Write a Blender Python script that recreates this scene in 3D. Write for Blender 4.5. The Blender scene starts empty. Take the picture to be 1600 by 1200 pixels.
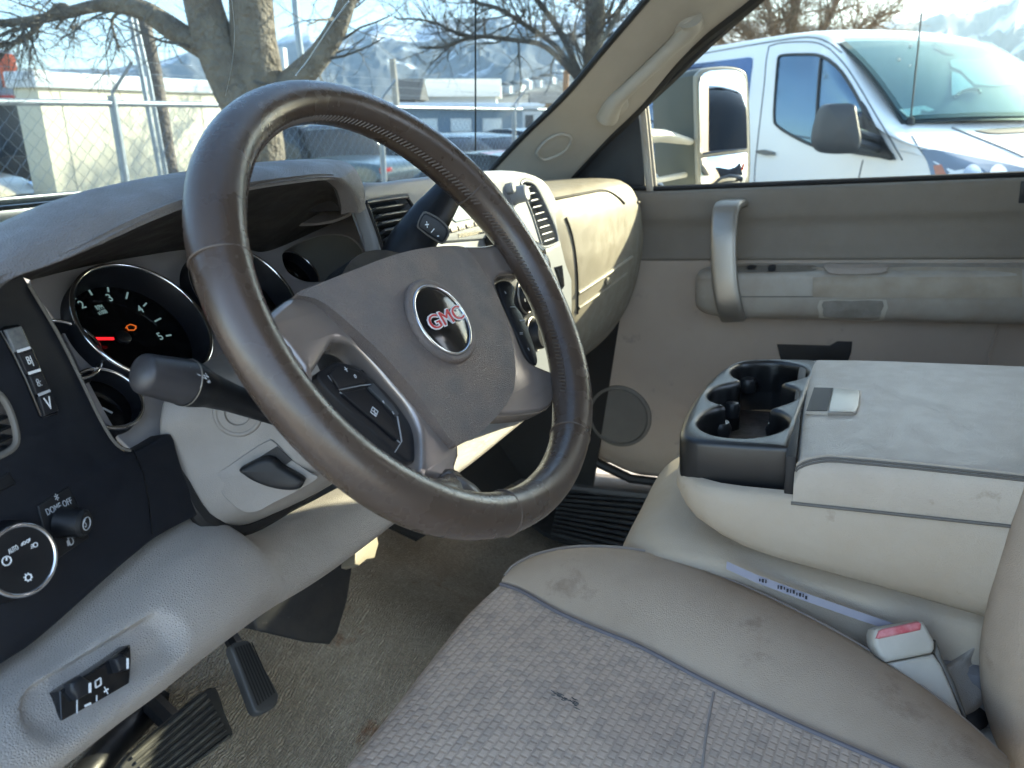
import bpy, bmesh, math, random
import numpy as np
from mathutils import Matrix, Vector
from mathutils.bvhtree import BVHTree
from math import sin, cos, radians, pi, atan, sqrt
rnd = random.Random(7)
sc = bpy.context.scene
COL = sc.collection
A_ = np.array

# ------------------------------------------------------------------ camera, sky, sun, exposure
FPX, CX, CY = 1202.0, 800.0, 600.0          # focal length and centre in photo pixels (1600 x 1200)
HOR, CAMZ = 180.0, 1.5                      # horizon row, camera height over the lot
_x = A_([505., -400., FPX]); _x /= np.linalg.norm(_x)
_y = A_([-3000., -180., FPX]); _y -= _y.dot(_x) * _x; _y /= np.linalg.norm(_y)
_z = np.cross(_x, _y)
if _z[1] > 0: _z = -_z
RT = A_([_x, _y, _z])                       # camera axes -> cab axes (X right, Y forward, Z up)
PITCH = atan((CY - HOR) / FPX)
def cam_axes(h):
    fw = A_([sin(h) * cos(PITCH), cos(h) * cos(PITCH), -sin(PITCH)])
    rt = A_([cos(h), -sin(h), 0.0])
    return np.column_stack([rt, np.cross(fw, rt), fw])
HEAD = radians(68.319)
MC = cam_axes(HEAD)
TW = MC @ RT.T                              # cab axes -> world axes
TM = Matrix.Identity(4)
for i in range(3):
    for j in range(3): TM[i][j] = TW[i][j]
TM[2][3] = CAMZ
cam = bpy.data.cameras.new('camera')
camo = bpy.data.objects.new('camera', cam); COL.objects.link(camo)
cm = Matrix.Identity(4)
for i in range(3):
    cm[i][0] = MC[i][0]; cm[i][1] = -MC[i][1]; cm[i][2] = -MC[i][2]
cm[2][3] = CAMZ
camo.matrix_world = cm
cam.sensor_width = 36.0; cam.lens = 36.0 * FPX / 1600.0
cam.clip_start = 0.02; cam.clip_end = 30000
cam.dof.use_dof = True; cam.dof.focus_distance = 0.72; cam.dof.aperture_fstop = 11.0
sc.camera = camo

SUN_T = A_([1.0, -0.72, 0.515])             # towards the sun, in cab axes
SUN_W = TW @ SUN_T; SUN_W /= np.linalg.norm(SUN_W)
EXPOSURE = 2.75
w = bpy.data.worlds.new('World'); sc.world = w; w.use_nodes = True
nt = w.node_tree; bg = nt.nodes['Background']
sky = nt.nodes.new('ShaderNodeTexSky'); sky.sky_type = 'NISHITA'; sky.sun_disc = False
sky.sun_elevation = math.asin(SUN_W[2]); sky.sun_rotation = math.atan2(SUN_W[0], SUN_W[1])
sky.air_density = 1.0; sky.dust_density = 2.2; sky.ozone_density = 0.6; sky.altitude = 1400
nt.links.new(sky.outputs[0], bg.inputs[0]); bg.inputs[1].default_value = 0.15
sl = bpy.data.lights.new('sun', 'SUN'); sl.energy = 5.0; sl.angle = radians(0.5); sl.color = (1.0, 0.90, 0.72)
so = bpy.data.objects.new('sun', sl); COL.objects.link(so)
so.rotation_euler = Vector(SUN_W).to_track_quat('Z', 'Y').to_euler(); so.location = (5, -5, 8)
vs = sc.view_settings; vs.view_transform = 'Standard'; vs.look = 'None'; vs.gamma = 1.0; vs.exposure = EXPOSURE
vs.use_white_balance = True; vs.white_balance_temperature = 7150
sc.cycles.max_bounces = 10; sc.cycles.transparent_max_bounces = 24
sc.cycles.diffuse_bounces = 6; sc.cycles.glossy_bounces = 4
sc.cycles.use_denoising = True
sc.cycles.sample_clamp_indirect = 8.0

# ------------------------------------------------------------------ projection helpers (used to survey the cab from the photo)
def ray(px, py): return RT @ A_([px - CX, py - CY, FPX])
def S(px, py, x=None, y=None, z=None, d=None):
    r = ray(px, py)
    if x is not None: return r * (x / r[0])
    if y is not None: return r * (y / r[1])
    if z is not None: return r * (z / r[2])
    return r / np.linalg.norm(r) * d
def pix(p):
    c = RT.T @ A_(p, float); return A_([CX + FPX * c[0] / c[2], CY + FPX * c[1] / c[2]])
def WP(px, py, Z):                          # world point on the sight line at horizontal depth Z
    r = MC @ A_([px - CX, py - CY, FPX]); fw = A_([sin(HEAD), cos(HEAD), 0])
    return r * (Z / r.dot(fw)) + A_([0, 0, CAMZ])
def WG(px, Z, z=0.0):                       # world point at that column and depth, at height z
    q = WP(px, HOR, Z); q[2] = z; return q
def zz(x0, y0, k):                          # coordinates read off an enlarged crop
    return lambda *p: [(x0 + a / k, y0 + b / k) for a, b in p]

# ------------------------------------------------------------------ geometry helpers: every one returns (vertices, faces)
def cr(pts, n=6, closed=False):
    P = [A_(p, float) for p in pts]; out = []; m = len(P)
    for i in range(m if closed else m - 1):
        if closed: a, b, c, d = P[i - 1], P[i], P[(i + 1) % m], P[(i + 2) % m]
        else: a, b, c, d = P[max(i - 1, 0)], P[i], P[i + 1], P[min(i + 2, m - 1)]
        for k in range(n):
            t = k / n
            out.append(.5 * ((2 * b) + (c - a) * t + (2 * a - 5 * b + 4 * c - d) * t * t + (3 * b - a - 3 * c + d) * t ** 3))
    if not closed: out.append(P[-1])
    return out
def resample(pts, n):
    P = A_(pts, float); L = np.r_[0, np.cumsum(np.linalg.norm(np.diff(P, axis=0), axis=1))]
    t = np.linspace(0, L[-1], n)
    return [A_([np.interp(q, L, P[:, k]) for k in range(P.shape[1])]) for q in t]
def grid(rows, cu=False, cv=False):
    nr, nc = len(rows), len(rows[0]); V = [A_(p) for r in rows for p in r]; F = []
    for i in range(nr if cu else nr - 1):
        for j in range(nc if cv else nc - 1):
            a = i * nc + j; b = i * nc + (j + 1) % nc
            c = ((i + 1) % nr) * nc + (j + 1) % nc; d = ((i + 1) % nr) * nc + j
            F.append((a, b, c, d))
    return V, F
def loft(rows, nu=5, nv=6, cu=False, cv=False):
    R1 = [cr(r, nv, cv) for r in rows]
    cols = [cr([r[j] for r in R1], nu, cu) for j in range(len(R1[0]))]
    return grid([[c[i] for c in cols] for i in range(len(cols[0]))], cu, cv)
def vnormals(V, F):
    V = A_(V); N = np.zeros_like(V)
    for f in F:
        p = V[list(f)]; n = np.zeros(3)
        for i in range(1, len(f) - 1): n += np.cross(p[i] - p[0], p[i + 1] - p[0])
        for i in f: N[i] += n
    L = np.linalg.norm(N, axis=1); L[L == 0] = 1
    return N / L[:, None]
def shell(VF, t, eye=(0, 0, 0)):            # gives an open sheet a thickness t away from the eye side
    V, F = VF; V = A_(V); N = vnormals(V, F)
    if (N * (A_(eye) - V)).sum() < 0: F = [tuple(reversed(f)) for f in F]; N = -N
    n = len(V); cnt = {}
    for f in F:
        for i in range(len(f)):
            e = (f[i], f[(i + 1) % len(f)]); k = (min(e), max(e)); cnt.setdefault(k, []).append(e)
    G = list(F) + [tuple(n + i for i in reversed(f)) for f in F]
    for k, es in cnt.items():
        if len(es) == 1: a, b = es[0]; G.append((b, a, a + n, b + n))
    return list(V) + list(V - N * t), G
def join(*vfs):
    V, F = [], []
    for v, f in vfs:
        o = len(V); V += list(v); F += [tuple(i + o for i in q) for q in f]
    return V, F
def frames(P):
    P = A_(P); T = np.gradient(P, axis=0); T /= np.linalg.norm(T, axis=1)[:, None] + 1e-12
    u = np.cross(T[0], [0, 0, 1.]);
    if np.linalg.norm(u) < .1: u = np.cross(T[0], [1., 0, 0])
    u /= np.linalg.norm(u); out = []
    for t in T:
        u = u - u.dot(t) * t; u /= np.linalg.norm(u) + 1e-12
        out.append((u, np.cross(t, u)))
    return out
def tube(P, r, seg=10, closed=False, flat=None, caps=True):   # flat = (direction, factor) squashes the section
    P = A_(P, float); R = np.full(len(P), r) if np.isscalar(r) else A_(r, float)
    fr = frames(np.vstack([P[-1:], P, P[:1]]))[1:-1] if closed else frames(P); rows = []
    for p, (u, v), q in zip(P, fr, R):
        row = []
        for k in range(seg):
            a = 2 * pi * k / seg; d = (cos(a) * u + sin(a) * v) * q
            if flat is not None:
                fd = A_(flat[0], float); d = d - fd * d.dot(fd) * (1 - flat[1])
            row.append(p + d)
        rows.append(row)
    V, F = grid(rows, closed, True)
    if caps and not closed:
        F.append(tuple(range(seg - 1, -1, -1))); F.append(tuple(range(len(V) - seg, len(V))))
    return V, F
def torus(c, n, R, r, N=64, seg=12, a0=None, a1=None):
    n = A_(n, float) / np.linalg.norm(n); a = np.cross(n, [0.3, 1, .2]); a /= np.linalg.norm(a); b = np.cross(n, a)
    return grid([[A_(c) + (R + r * cos(2 * pi * k / seg)) * (cos(t) * a + sin(t) * b) + r * sin(2 * pi * k / seg) * n
                  for k in range(seg)] for t in np.linspace(0, 2 * pi, N, endpoint=False)], True, True)
def lathe(c, ax, prof, N=48):               # prof = [(radius, height along axis)]
    ax = A_(ax, float) / np.linalg.norm(ax); a = np.cross(ax, [0.3, 1, .2]); a /= np.linalg.norm(a); b = np.cross(ax, a)
    V, F = grid([[A_(c) + ax * h + r * (cos(t) * a + sin(t) * b) for t in np.linspace(0, 2 * pi, N, endpoint=False)] for r, h in prof], False, True)
    if prof[0][0] > 1e-6: F.append(tuple(range(N - 1, -1, -1)))
    if prof[-1][0] > 1e-6: F.append(tuple(range(len(V) - N, len(V))))
    return V, F
def box(c, s, ax=None, bev=0.0, seg=2):
    bm = bmesh.new(); bmesh.ops.create_cube(bm, size=1)
    for v in bm.verts: v.co = Vector((v.co.x * s[0], v.co.y * s[1], v.co.z * s[2]))
    if bev > 0: bmesh.ops.bevel(bm, geom=list(bm.edges), offset=bev, segments=seg, profile=.5, affect='EDGES')
    bm.verts.index_update(); ax = np.eye(3) if ax is None else A_(ax, float)
    V = [A_(c, float) + v.co.x * ax[0] + v.co.y * ax[1] + v.co.z * ax[2] for v in bm.verts]
    F = [tuple(v.index for v in f.verts) for f in bm.faces]; bm.free()
    return V, F
def cplate(outline, holes, th, bev, o, ux, uy, front=0.0):   # flat outline with holes, thickness th, rounded edges; front face at height front
    cu = bpy.data.curves.new('c', 'CURVE'); cu.dimensions = '2D'; cu.fill_mode = 'BOTH'
    cu.extrude = max(th / 2 - bev, 0); cu.bevel_depth = bev; cu.bevel_resolution = 2; cu.offset = -bev
    for pts in [outline] + list(holes):
        s = cu.splines.new('POLY'); s.points.add(len(pts) - 1); s.use_cyclic_u = True
        for q, p in zip(s.points, pts): q.co = (p[0], p[1], 0, 1)
    ob = bpy.data.objects.new('c', cu); me = bpy.data.meshes.new_from_object(ob)
    uz = np.cross(ux, uy)
    V = [A_(o) + v.co.x * A_(ux) + v.co.y * A_(uy) + (v.co.z - th / 2 + front) * uz for v in me.vertices]
    F = [tuple(p.vertices) for p in me.polygons]
    bpy.data.objects.remove(ob); bpy.data.curves.remove(cu); bpy.data.meshes.remove(me)
    return V, F
def ctext(s, size, o, ux, uy, th=.0003, bold=0.0, wide=1.0, front=0.0):
    cu = bpy.data.curves.new('t', 'FONT'); cu.body = s; cu.size = size; cu.align_x = 'CENTER'; cu.align_y = 'CENTER'
    cu.extrude = th / 2; cu.offset = bold; cu.resolution_u = 3
    ob = bpy.data.objects.new('t', cu); me = bpy.data.meshes.new_from_object(ob); uz = np.cross(ux, uy)
    V = [A_(o) + v.co.x * wide * A_(ux) + v.co.y * A_(uy) + (v.co.z + front) * uz for v in me.vertices]
    F = [tuple(p.vertices) for p in me.polygons]
    bpy.data.objects.remove(ob); bpy.data.curves.remove(cu); bpy.data.meshes.remove(me)
    return V, F
class Plane:                                # a flat panel in the cab: origin, normal towards the viewer, up direction
    def __init__(s, o, n, up=(0, 0, 1), frame=None):
        s.o = A_(o, float); s.n = A_(n, float) / np.linalg.norm(n)
        u = A_(up, float); s.v = u - u.dot(s.n) * s.n; s.v /= np.linalg.norm(s.v); s.u = np.cross(s.v, s.n)
    def at(s, px, py, h=0.0):
        r = ray(px, py); return r * ((s.o + h * s.n).dot(s.n) / r.dot(s.n))
    def uv(s, px, py, h=0.0):
        q = s.at(px, py, h) - s.o; return A_([q.dot(s.u), q.dot(s.v)])
    def P(s, a, b, h=0.0): return s.o + a * s.u + b * s.v + h * s.n
    def plate(s, pts, th, bev=.002, h=0.0, holes=(), sm=4):
        g = lambda L: cr([s.uv(*p, h) for p in L], sm, True) if sm > 1 else [s.uv(*p, h) for p in L]
        return cplate(g(pts), [g(q) for q in holes], th, bev, s.o, s.u, s.v, h)
    def text(s, t, px, py, size, h=0.0, rot=0.0, **k):
        k.setdefault('wide', .62)
        o = s.at(px, py, h); c_, s_ = cos(rot), sin(rot)
        return ctext(t, size, o, c_ * s.u + s_ * s.v, -s_ * s.u + c_ * s.v, **k)
    def bar(s, p, q, w_, h=0.0, th=.0006):  # a thin straight stroke between two photo points
        a, b = s.uv(*p, h), s.uv(*q, h); d = (b - a) / np.linalg.norm(b - a); e = A_([-d[1], d[0]]) * w_ / 2
        return cplate([a - e, b - e, b + e, a + e], [], th, 0, s.o, s.u, s.v, h)
    def disc(s, px, py, r, prof, N=48, h=0.0): return lathe(s.at(px, py, h), s.n, prof, N)
def hit(VF, px, py):                        # where the sight line meets a surface, and its normal there
    t = BVHTree.FromPolygons([Vector(v) for v in VF[0]], VF[1]); r = ray(px, py)
    q, n, i, d = t.ray_cast(Vector((0, 0, 0)), Vector(r))
    if q is None: return None, None
    q = A_(q); n = A_(n)
    return q, (n if n.dot(q) < 0 else -n)

# ------------------------------------------------------------------ scene graph helpers
INFO = {}
def tag(o, label=None, cat=None, group=None, kind=None):
    if label: o['label'] = label
    if cat: o['category'] = cat
    if group: o['group'] = group
    if kind: o['kind'] = kind
def thing(name, label, cat, base=(0, 0, 0), world=False, group=None, kind=None):
    o = bpy.data.objects.new(name, None); COL.objects.link(o); o.empty_display_size = .05
    fr = Matrix.Identity(4) if world else TM
    o.matrix_world = fr @ Matrix.Translation(Vector(base)); tag(o, label, cat, group, kind)
    INFO[o] = A_(base, float); return o
def mkmesh(name, VF, mats, base, smooth=40):
    V, F = VF; me = bpy.data.meshes.new(name)
    me.from_pydata([tuple(A_(v) - base) for v in V], [], [f for f in F if len(set(f)) > 2])
    bm = bmesh.new(); bm.from_mesh(me)
    bmesh.ops.remove_doubles(bm, verts=bm.verts, dist=1e-6)
    bmesh.ops.recalc_face_normals(bm, faces=bm.faces)
    if smooth:
        c = cos(radians(smooth))
        for f in bm.faces: f.smooth = True
        for e in bm.edges:
            if len(e.link_faces) == 2: e.smooth = e.link_faces[0].normal.dot(e.link_faces[1].normal) > c
    bm.to_mesh(me); bm.free()
    for m in (mats if isinstance(mats, (list, tuple)) else [mats]): me.materials.append(m)
    return me
def part(name, VF, mats, parent, label=None, smooth=40, kind=None):
    b = INFO[parent]; o = bpy.data.objects.new(name, mkmesh(name, VF, mats, b, smooth)); COL.objects.link(o)
    o.parent = parent; INFO[o] = b; tag(o, label, kind=kind); return o
def solo(name, VF, mats, label, cat, base=(0, 0, 0), world=False, group=None, kind=None, smooth=40):
    o = bpy.data.objects.new(name, mkmesh(name, VF, mats, A_(base, float), smooth)); COL.objects.link(o)
    o.matrix_world = (Matrix.Identity(4) if world else TM) @ Matrix.Translation(Vector(base))
    tag(o, label, cat, group, kind); INFO[o] = A_(base, float); return o

def bits(*a): return a
def parts(name, VFs, mats, parent, label=None, smooth=40):
    for v in VFs: part(name, v, mats, parent, label, smooth)

# ------------------------------------------------------------------ materials
def mat(name, col, rough=.5, metal=0.0, bump=None, var=None, stain=None, spec=.5, coat=0.0, sheen=0.0, fine=None):
    m = bpy.data.materials.new(name); m.use_nodes = True; t = m.node_tree; p = t.nodes['Principled BSDF']
    L = t.links.new; N = t.nodes.new
    p.inputs['Base Color'].default_value = (*col, 1); p.inputs['Roughness'].default_value = rough
    p.inputs['Metallic'].default_value = metal; p.inputs['Specular IOR Level'].default_value = spec
    p.inputs['Coat Weight'].default_value = coat; p.inputs['Coat Roughness'].default_value = .22 if rough > .26 else .04; p.inputs['Sheen Weight'].default_value = sheen
    tc = N('ShaderNodeTexCoord'); last = None
    def mix(a_sock, colb, fac_sock):
        x = N('ShaderNodeMix'); x.data_type = 'RGBA'; L(fac_sock, x.inputs[0])
        if a_sock is None: x.inputs[6].default_value = (*col, 1)
        else: L(a_sock, x.inputs[6])
        x.inputs[7].default_value = (*colb, 1); return x.outputs[2]
    def noise(scale, detail=4, lo=.4, hi=.6, rough_=.6):
        n = N('ShaderNodeTexNoise'); n.inputs['Scale'].default_value = scale; n.inputs['Detail'].default_value = detail
        n.inputs['Roughness'].default_value = rough_; L(tc.outputs['Object'], n.inputs['Vector'])
        r = N('ShaderNodeMapRange'); r.inputs[1].default_value = lo; r.inputs[2].default_value = hi; L(n.outputs[0], r.inputs[0]); return r.outputs[0]
    if var:                                 # (scale, second colour)
        last = mix(last, var[1], noise(var[0], 5, .35, .65))
    if stain:                               # (scale, colour, threshold)
        last = mix(last, stain[1], noise(stain[0], 6, stain[2], stain[2] + .12, .7))
    if last is not None: L(last, p.inputs['Base Color'])
    if var or stain:
        r = N('ShaderNodeMapRange'); r.inputs[3].default_value = max(rough - .08, .02); r.inputs[4].default_value = min(rough + .1, 1)
        L(noise(35, 3), r.inputs[0]); L(r.outputs[0], p.inputs['Roughness'])
    if bump:                                # (kind, scale, strength)
        if bump[0] == 'grain':
            n = N('ShaderNodeTexVoronoi'); n.feature = 'DISTANCE_TO_EDGE'; n.inputs['Scale'].default_value = bump[1]; o = n.outputs[0]
        else:
            n = N('ShaderNodeTexNoise'); n.inputs['Scale'].default_value = bump[1]; n.inputs['Detail'].default_value = 3; o = n.outputs[0]
        L(tc.outputs['Object'], n.inputs['Vector'])
        b = N('ShaderNodeBump'); b.inputs['Strength'].default_value = bump[2]; b.inputs['Distance'].default_value = .0020
        L(o, b.inputs['Height']); L(b.outputs[0], p.inputs['Normal'])
    return m
def emit(name, col, s):
    m = bpy.data.materials.new(name); m.use_nodes = True; p = m.node_tree.nodes['Principled BSDF']
    p.inputs['Base Color'].default_value = (*[c * .3 for c in col], 1)
    p.inputs['Emission Color'].default_value = (*col, 1); p.inputs['Emission Strength'].default_value = s; return m
def glass(name, tint=(1, 1, 1), refl=1.0, rough=0.0):    # thin pane: clear with a Fresnel reflection
    m = bpy.data.materials.new(name); m.use_nodes = True; t = m.node_tree; t.nodes.clear(); N = t.nodes.new; L = t.links.new
    o = N('ShaderNodeOutputMaterial'); x = N('ShaderNodeMixShader'); a = N('ShaderNodeBsdfTransparent'); g = N('ShaderNodeBsdfGlossy'); f = N('ShaderNodeFresnel')
    a.inputs[0].default_value = (*tint, 1); g.inputs['Roughness'].default_value = rough; f.inputs[0].default_value = 1.45
    k = N('ShaderNodeMath'); k.operation = 'MULTIPLY'; k.inputs[1].default_value = refl; k.use_clamp = True
    L(f.outputs[0], k.inputs[0]); L(k.outputs[0], x.inputs[0]); L(a.outputs[0], x.inputs[1]); L(g.outputs[0], x.inputs[2]); L(x.outputs[0], o.inputs[0]); return m

M = {}
M['leather'] = mat('brown_leather', (.056, .038, .028), .30, bump=('grain', 900, .10), var=(3, (.066, .047, .036)), spec=.5, coat=.3)
M['seam'] = mat('leather_seam', (.085, .065, .052), .5)
M['hubgrey'] = mat('airbag_grey', (.18, .136, .112), .48, bump=('grain', 600, .6), var=(18, (.14, .125, .12)))
M['spoke'] = mat('satin_taupe_paint', (.36, .315, .29), .27, metal=.6, coat=.2)
M['black'] = mat('black_plastic', (.008, .009, .011), .42, bump=('grain', 1200, .1), var=(30, (.013, .014, .016)), spec=.35)
M['gloss'] = mat('gloss_black', (.006, .007, .009), .12)
M['navy'] = mat('dark_trim', (.0065, .0085, .013), .5, bump=('grain', 1500, .15), var=(20, (.009, .011, .016)), stain=(300, (.05, .05, .05), .76), spec=.3)
M['button'] = mat('button_rubber', (.013, .014, .017), .42, spec=.35)
M['white'] = mat('white_print', (.75, .78, .8), .5)
M['print'] = mat('grey_print', (.42, .44, .46), .5)
M['needle'] = emit('red_needle', (1, .02, .03), .2)
M['amber'] = emit('amber_lamp', (1, .20, .03), .09)
M['gaugeprint'] = emit('gauge_print', (.45, .75, .8), .04)
M['chrome'] = mat('chrome', (.75, .76, .78), .12, metal=1)
M['satin'] = mat('satin_silver', (.31, .285, .25), .36, metal=.6)
M['dashpad'] = mat('grey_dash_pad', (.165, .148, .138), .5, bump=('grain', 560, .6), var=(10, (.19, .175, .165)), stain=(60, (.11, .10, .095), .70))
M['dashlow'] = mat('light_grey_dash', (.335, .305, .275), .46, bump=('grain', 560, .6), var=(9, (.37, .34, .31)), stain=(70, (.19, .165, .14), .70))
M['taupe'] = mat('taupe_plastic', (.13, .122, .108), .55, bump=('grain', 900, .2), var=(14, (.12, .112, .10)))
M['lav'] = mat('cluster_surround', (.31, .285, .275), .42, bump=('grain', 1200, .15))
M['column'] = mat('column_grey', (.235, .218, .20), .46, bump=('grain', 900, .2), var=(12, (.26, .24, .22)), stain=(50, (.17, .145, .12), .68))
M['stack'] = mat('stack_grey', (.22, .235, .25), .42, bump=('grain', 1400, .1))
M['tan'] = mat('tan_dash', (.25, .222, .172), .5, bump=('grain', 700, .25), var=(8, (.275, .245, .19)))
M['doorup'] = mat('door_upper', (.165, .14, .112), .55, bump=('grain', 500, .4), var=(6, (.18, .155, .125)))
M['doorlow'] = mat('door_lower', (.35, .285, .235), .55, bump=('grain', 500, .3), var=(5, (.38, .315, .26)), stain=(18, (.24, .21, .19), .62))
M['arm'] = mat('armrest_beige', (.36, .33, .285), .5, bump=('grain', 500, .3), var=(14, (.30, .26, .215)))
M['armdirty'] = mat('armrest_soiled', (.34, .295, .235), .55, bump=('grain', 500, .3), var=(16, (.27, .22, .165)), stain=(60, (.40, .37, .33), .66))
M['pillar'] = mat('pillar_trim', (.36, .33, .28), .6, bump=('noise', 700, .2), var=(5, (.40, .365, .31)))
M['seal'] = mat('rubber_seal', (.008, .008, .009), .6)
M['fabric'] = mat('seat_cloth_plain', (.47, .375, .29), .9, bump=('noise', 900, .4), var=(6, (.39, .305, .23)), stain=(9, (.29, .22, .165), .55))
M['vinyl'] = mat('console_vinyl', (.49, .435, .365), .5, bump=('grain', 420, .35), var=(7, (.43, .375, .31)), stain=(26, (.34, .28, .22), .64))
M['vinylcloth'] = mat('console_cloth', (.47, .41, .335), .9, bump=('noise', 900, .35), var=(8, (.45, .375, .29)), stain=(20, (.36, .29, .22), .63))
M['cup'] = mat('charcoal_plastic', (.018, .019, .020), .30, bump=('grain', 1500, .1))
M['grime'] = mat('cup_grime', (.030, .022, .018), .7, bump=('noise', 200, .6), var=(60, (.06, .042, .034)))
M['belt'] = mat('belt_webbing', (.33, .30, .265), .75, bump=('noise', 1200, .5))
M['buckle'] = mat('buckle_plastic', (.50, .48, .43), .42, var=(30, (.44, .42, .37)), stain=(60, (.3, .22, .16), .70))
M['red'] = mat('faded_red', (.55, .09, .11), .4, var=(60, (.7, .3, .32)))
M['rubber'] = mat('rubber_mat', (.018, .019, .019), .6, var=(12, (.03, .03, .028)))
M['paper'] = mat('paper', (.30, .30, .36), .7)  # lavender grey stands for paper lying in shade
M['ink'] = mat('ink', (.03, .03, .04), .7)
M['clear'] = glass('windscreen_glass', (.59, .67, .715), .12); M['sideclear'] = glass('door_glass', (.74, .78, .76), .15)
M['mirror'] = mat('mirror_silver', (.86, .88, .9), .02, metal=1)
# ================================================================== STEERING WHEEL
z5 = zz(400, 350, 2.66667); z2 = zz(660, 380, 5.33333); zc = zz(430, 380, 4.44444)
WC = S(667.1, 466.7, d=.606); _t, _w = radians(31), radians(5.9)
WN = A_([-cos(_t) * sin(_w), -cos(_t) * cos(_w), sin(_t)])
WP_ = Plane(WC, WN)
wheel = thing('steering_wheel', 'brown leather steering wheel with grey airbag hub in front of the gauges', 'steering wheel', WC)
RIM = .176
def rimang(px, py): a, b = WP_.uv(px, py); return math.atan2(b, a)
def rimrad(t):                               # fuller grips at ten and two, and at the bottom
    d = math.degrees(t) % 360
    g = lambda c, w_: math.exp(-((((d - c + 180) % 360) - 180) / w_) ** 2)
    return .0158 + .0024 * (g(35, 26) + g(145, 26)) + .0016 * (g(315, 20) + g(225, 20))
rows = []
for k in range(160):
    t = 2 * pi * k / 160; q = rimrad(t); e = cos(t) * WP_.u + sin(t) * WP_.v
    rows.append([WC + e * (RIM + q * cos(s)) + WN * q * 1.08 * sin(s) for s in np.linspace(0, 2 * pi, 22, endpoint=False)])
rimVF = grid(rows, True, True)
def tongue(P, R):                            # leather running from the rim out to a spoke
    return tube(resample(cr(P, 6), 14), np.interp(np.linspace(0, 1, 14), np.linspace(0, 1, len(R)), R), 14, flat=(WN, .8))
W3 = lambda px, py, h=-.004: WP_.at(px, py, h)
def rimpt(px, py):
    a = rimang(px, py); return WC + (cos(a) * WP_.u + sin(a) * WP_.v) * RIM
rim = part('rim', join(rimVF,
    tongue([rimpt(650, 790), rimpt(700, 800) * .5 + W3(700, 760, -.012) * .5, W3(704, 752, -.016)], [.016, .0155, .011]),
    tongue([rimpt(745, 818), rimpt(735, 800) * .4 + W3(712, 764, -.012) * .6, W3(694, 752, -.016)], [.016, .0155, .011]),
    tongue([rimpt(375, 520), rimpt(410, 560) * .55 + W3(440, 545, -.012) * .45, W3(448, 548, -.018)], [.015, .011, .004]),
    tongue([rimpt(400, 590), W3(440, 560, -.012), W3(448, 548, -.018)], [.015, .010, .004]),
    tongue([rimpt(905, 640), W3(884, 612, -.008), W3(868, 608, -.014)], [.016, .015, .012]),
    tongue([rimpt(893, 580), W3(880, 600, -.008), W3(868, 608, -.014)], [.015, .014, .012]),
    tongue([rimpt(868, 425), W3(842, 408, -.008), W3(822, 404, -.014)], [.016, .014, .011]),
    tongue([rimpt(850, 375), W3(838, 395, -.008), W3(822, 404, -.014)], [.016, .013, .011])), M['leather'], wheel)
sv = []
for px, py in [(345, 408), (735, 300), (893, 684), (790, 812), (462, 512)]:
    a = rimang(px, py)
    if (px, py) == (462, 512): continue
    e = cos(a) * WP_.u + sin(a) * WP_.v; tn = -sin(a) * WP_.u + cos(a) * WP_.v
    q = rimrad(a); sv.append(torus(WC + e * RIM, tn, q * 1.035, .0009, 28, 6))
parts('leather_seam', sv, M['seam'], rim)
def stitches(a0, a1, n):                     # laced thread along the inner side of the rim
    out = []
    for k in range(n):
        t = a0 + (a1 - a0) * (k + .5) / n; d = (a1 - a0) / n; P = []
        for j, s in ((-.40, 2.80), (-.14, 2.90), (.14, 3.0), (.40, 3.1)):
            tt = t + d * j; q = rimrad(tt) * 1.03; e = cos(tt) * WP_.u + sin(tt) * WP_.v
            P.append(WC + e * (RIM + q * cos(s)) + WN * q * 1.08 * sin(s))
        out.append(tube(P, .0008, 5))
    return join(*out)
part('lace_stitching', stitches(radians(25), radians(150), 84), M['seam'], rim)
part('lace_stitching', stitches(radians(-50), radians(22), 50), M['seam'], rim)

# spoke frames: one on each side, with the opening for the thumb
lf = z5((60, 372), (34, 425), (60, 445), (110, 480), (160, 545), (205, 610), (207, 662), (232, 632), (320, 497), (345, 486), (390, 492), (430, 515), (500, 590), (570, 675), (640, 760),
        (676, 830), (690, 900), (688, 1010), (676, 1042), (760, 1055), (842, 1092), (836, 1010), (850, 930), (780, 760), (650, 560), (470, 390), (300, 300), (165, 296))
rf = z5((820, 108), (950, 88), (1060, 74), (1105, 95), (1135, 160), (1128, 200), (1085, 205), (1025, 212), (1006, 232), (1006, 268), (1040, 352), (1080, 440), (1108, 515), (1140, 570),
        (1210, 603), (1276, 637), (1262, 690), (1222, 768), (1120, 790), (1010, 790), (960, 760), (940, 560), (900, 300))
for nm, pts, bt, mk in (('spoke_frame', lf, None, 'left'), ('spoke_frame', rf, None, 'right')):
    part(nm, WP_.plate(pts, .024, .0045, -.013, sm=3), M['spoke'], wheel, 'left spoke frame with cruise buttons' if mk == 'left' else 'right spoke frame with volume buttons')
def pillow(out, c, rise, skirt, n, rings=10, pw=2.6):
    out = [A_(p) for p in out]; V = []; F = []; m = len(out)
    rowz = [[p - n * skirt for p in out]]
    for k in range(rings + 1):
        s = 1 - k / rings * .999 if k else 1.0
        s = 1 - (k / rings) ** 1.35 * .995
        rowz.append([c + (p - c) * s + n * (rise * (1 - s ** pw)) for p in out])
    return grid(rowz, False, True)
hub = z5((165, 294), (250, 258), (400, 200), (560, 140), (700, 108), (840, 98), (885, 125), (930, 190), (990, 300), (1030, 430), (1056, 560), (1061, 660), (1042, 735), (1000, 795),
         (930, 868), (830, 928), (805, 915), (770, 880), (640, 720), (500, 560), (380, 440), (290, 355), (230, 316))
ho = [WP_.at(*p, -.010) for p in cr([A_(p) for p in hub], 4, True)]
hc = WC - WP_.v * .028 - WN * .010
pv, pf = pillow(ho, hc, 0, .02, WN, 26)
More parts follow.
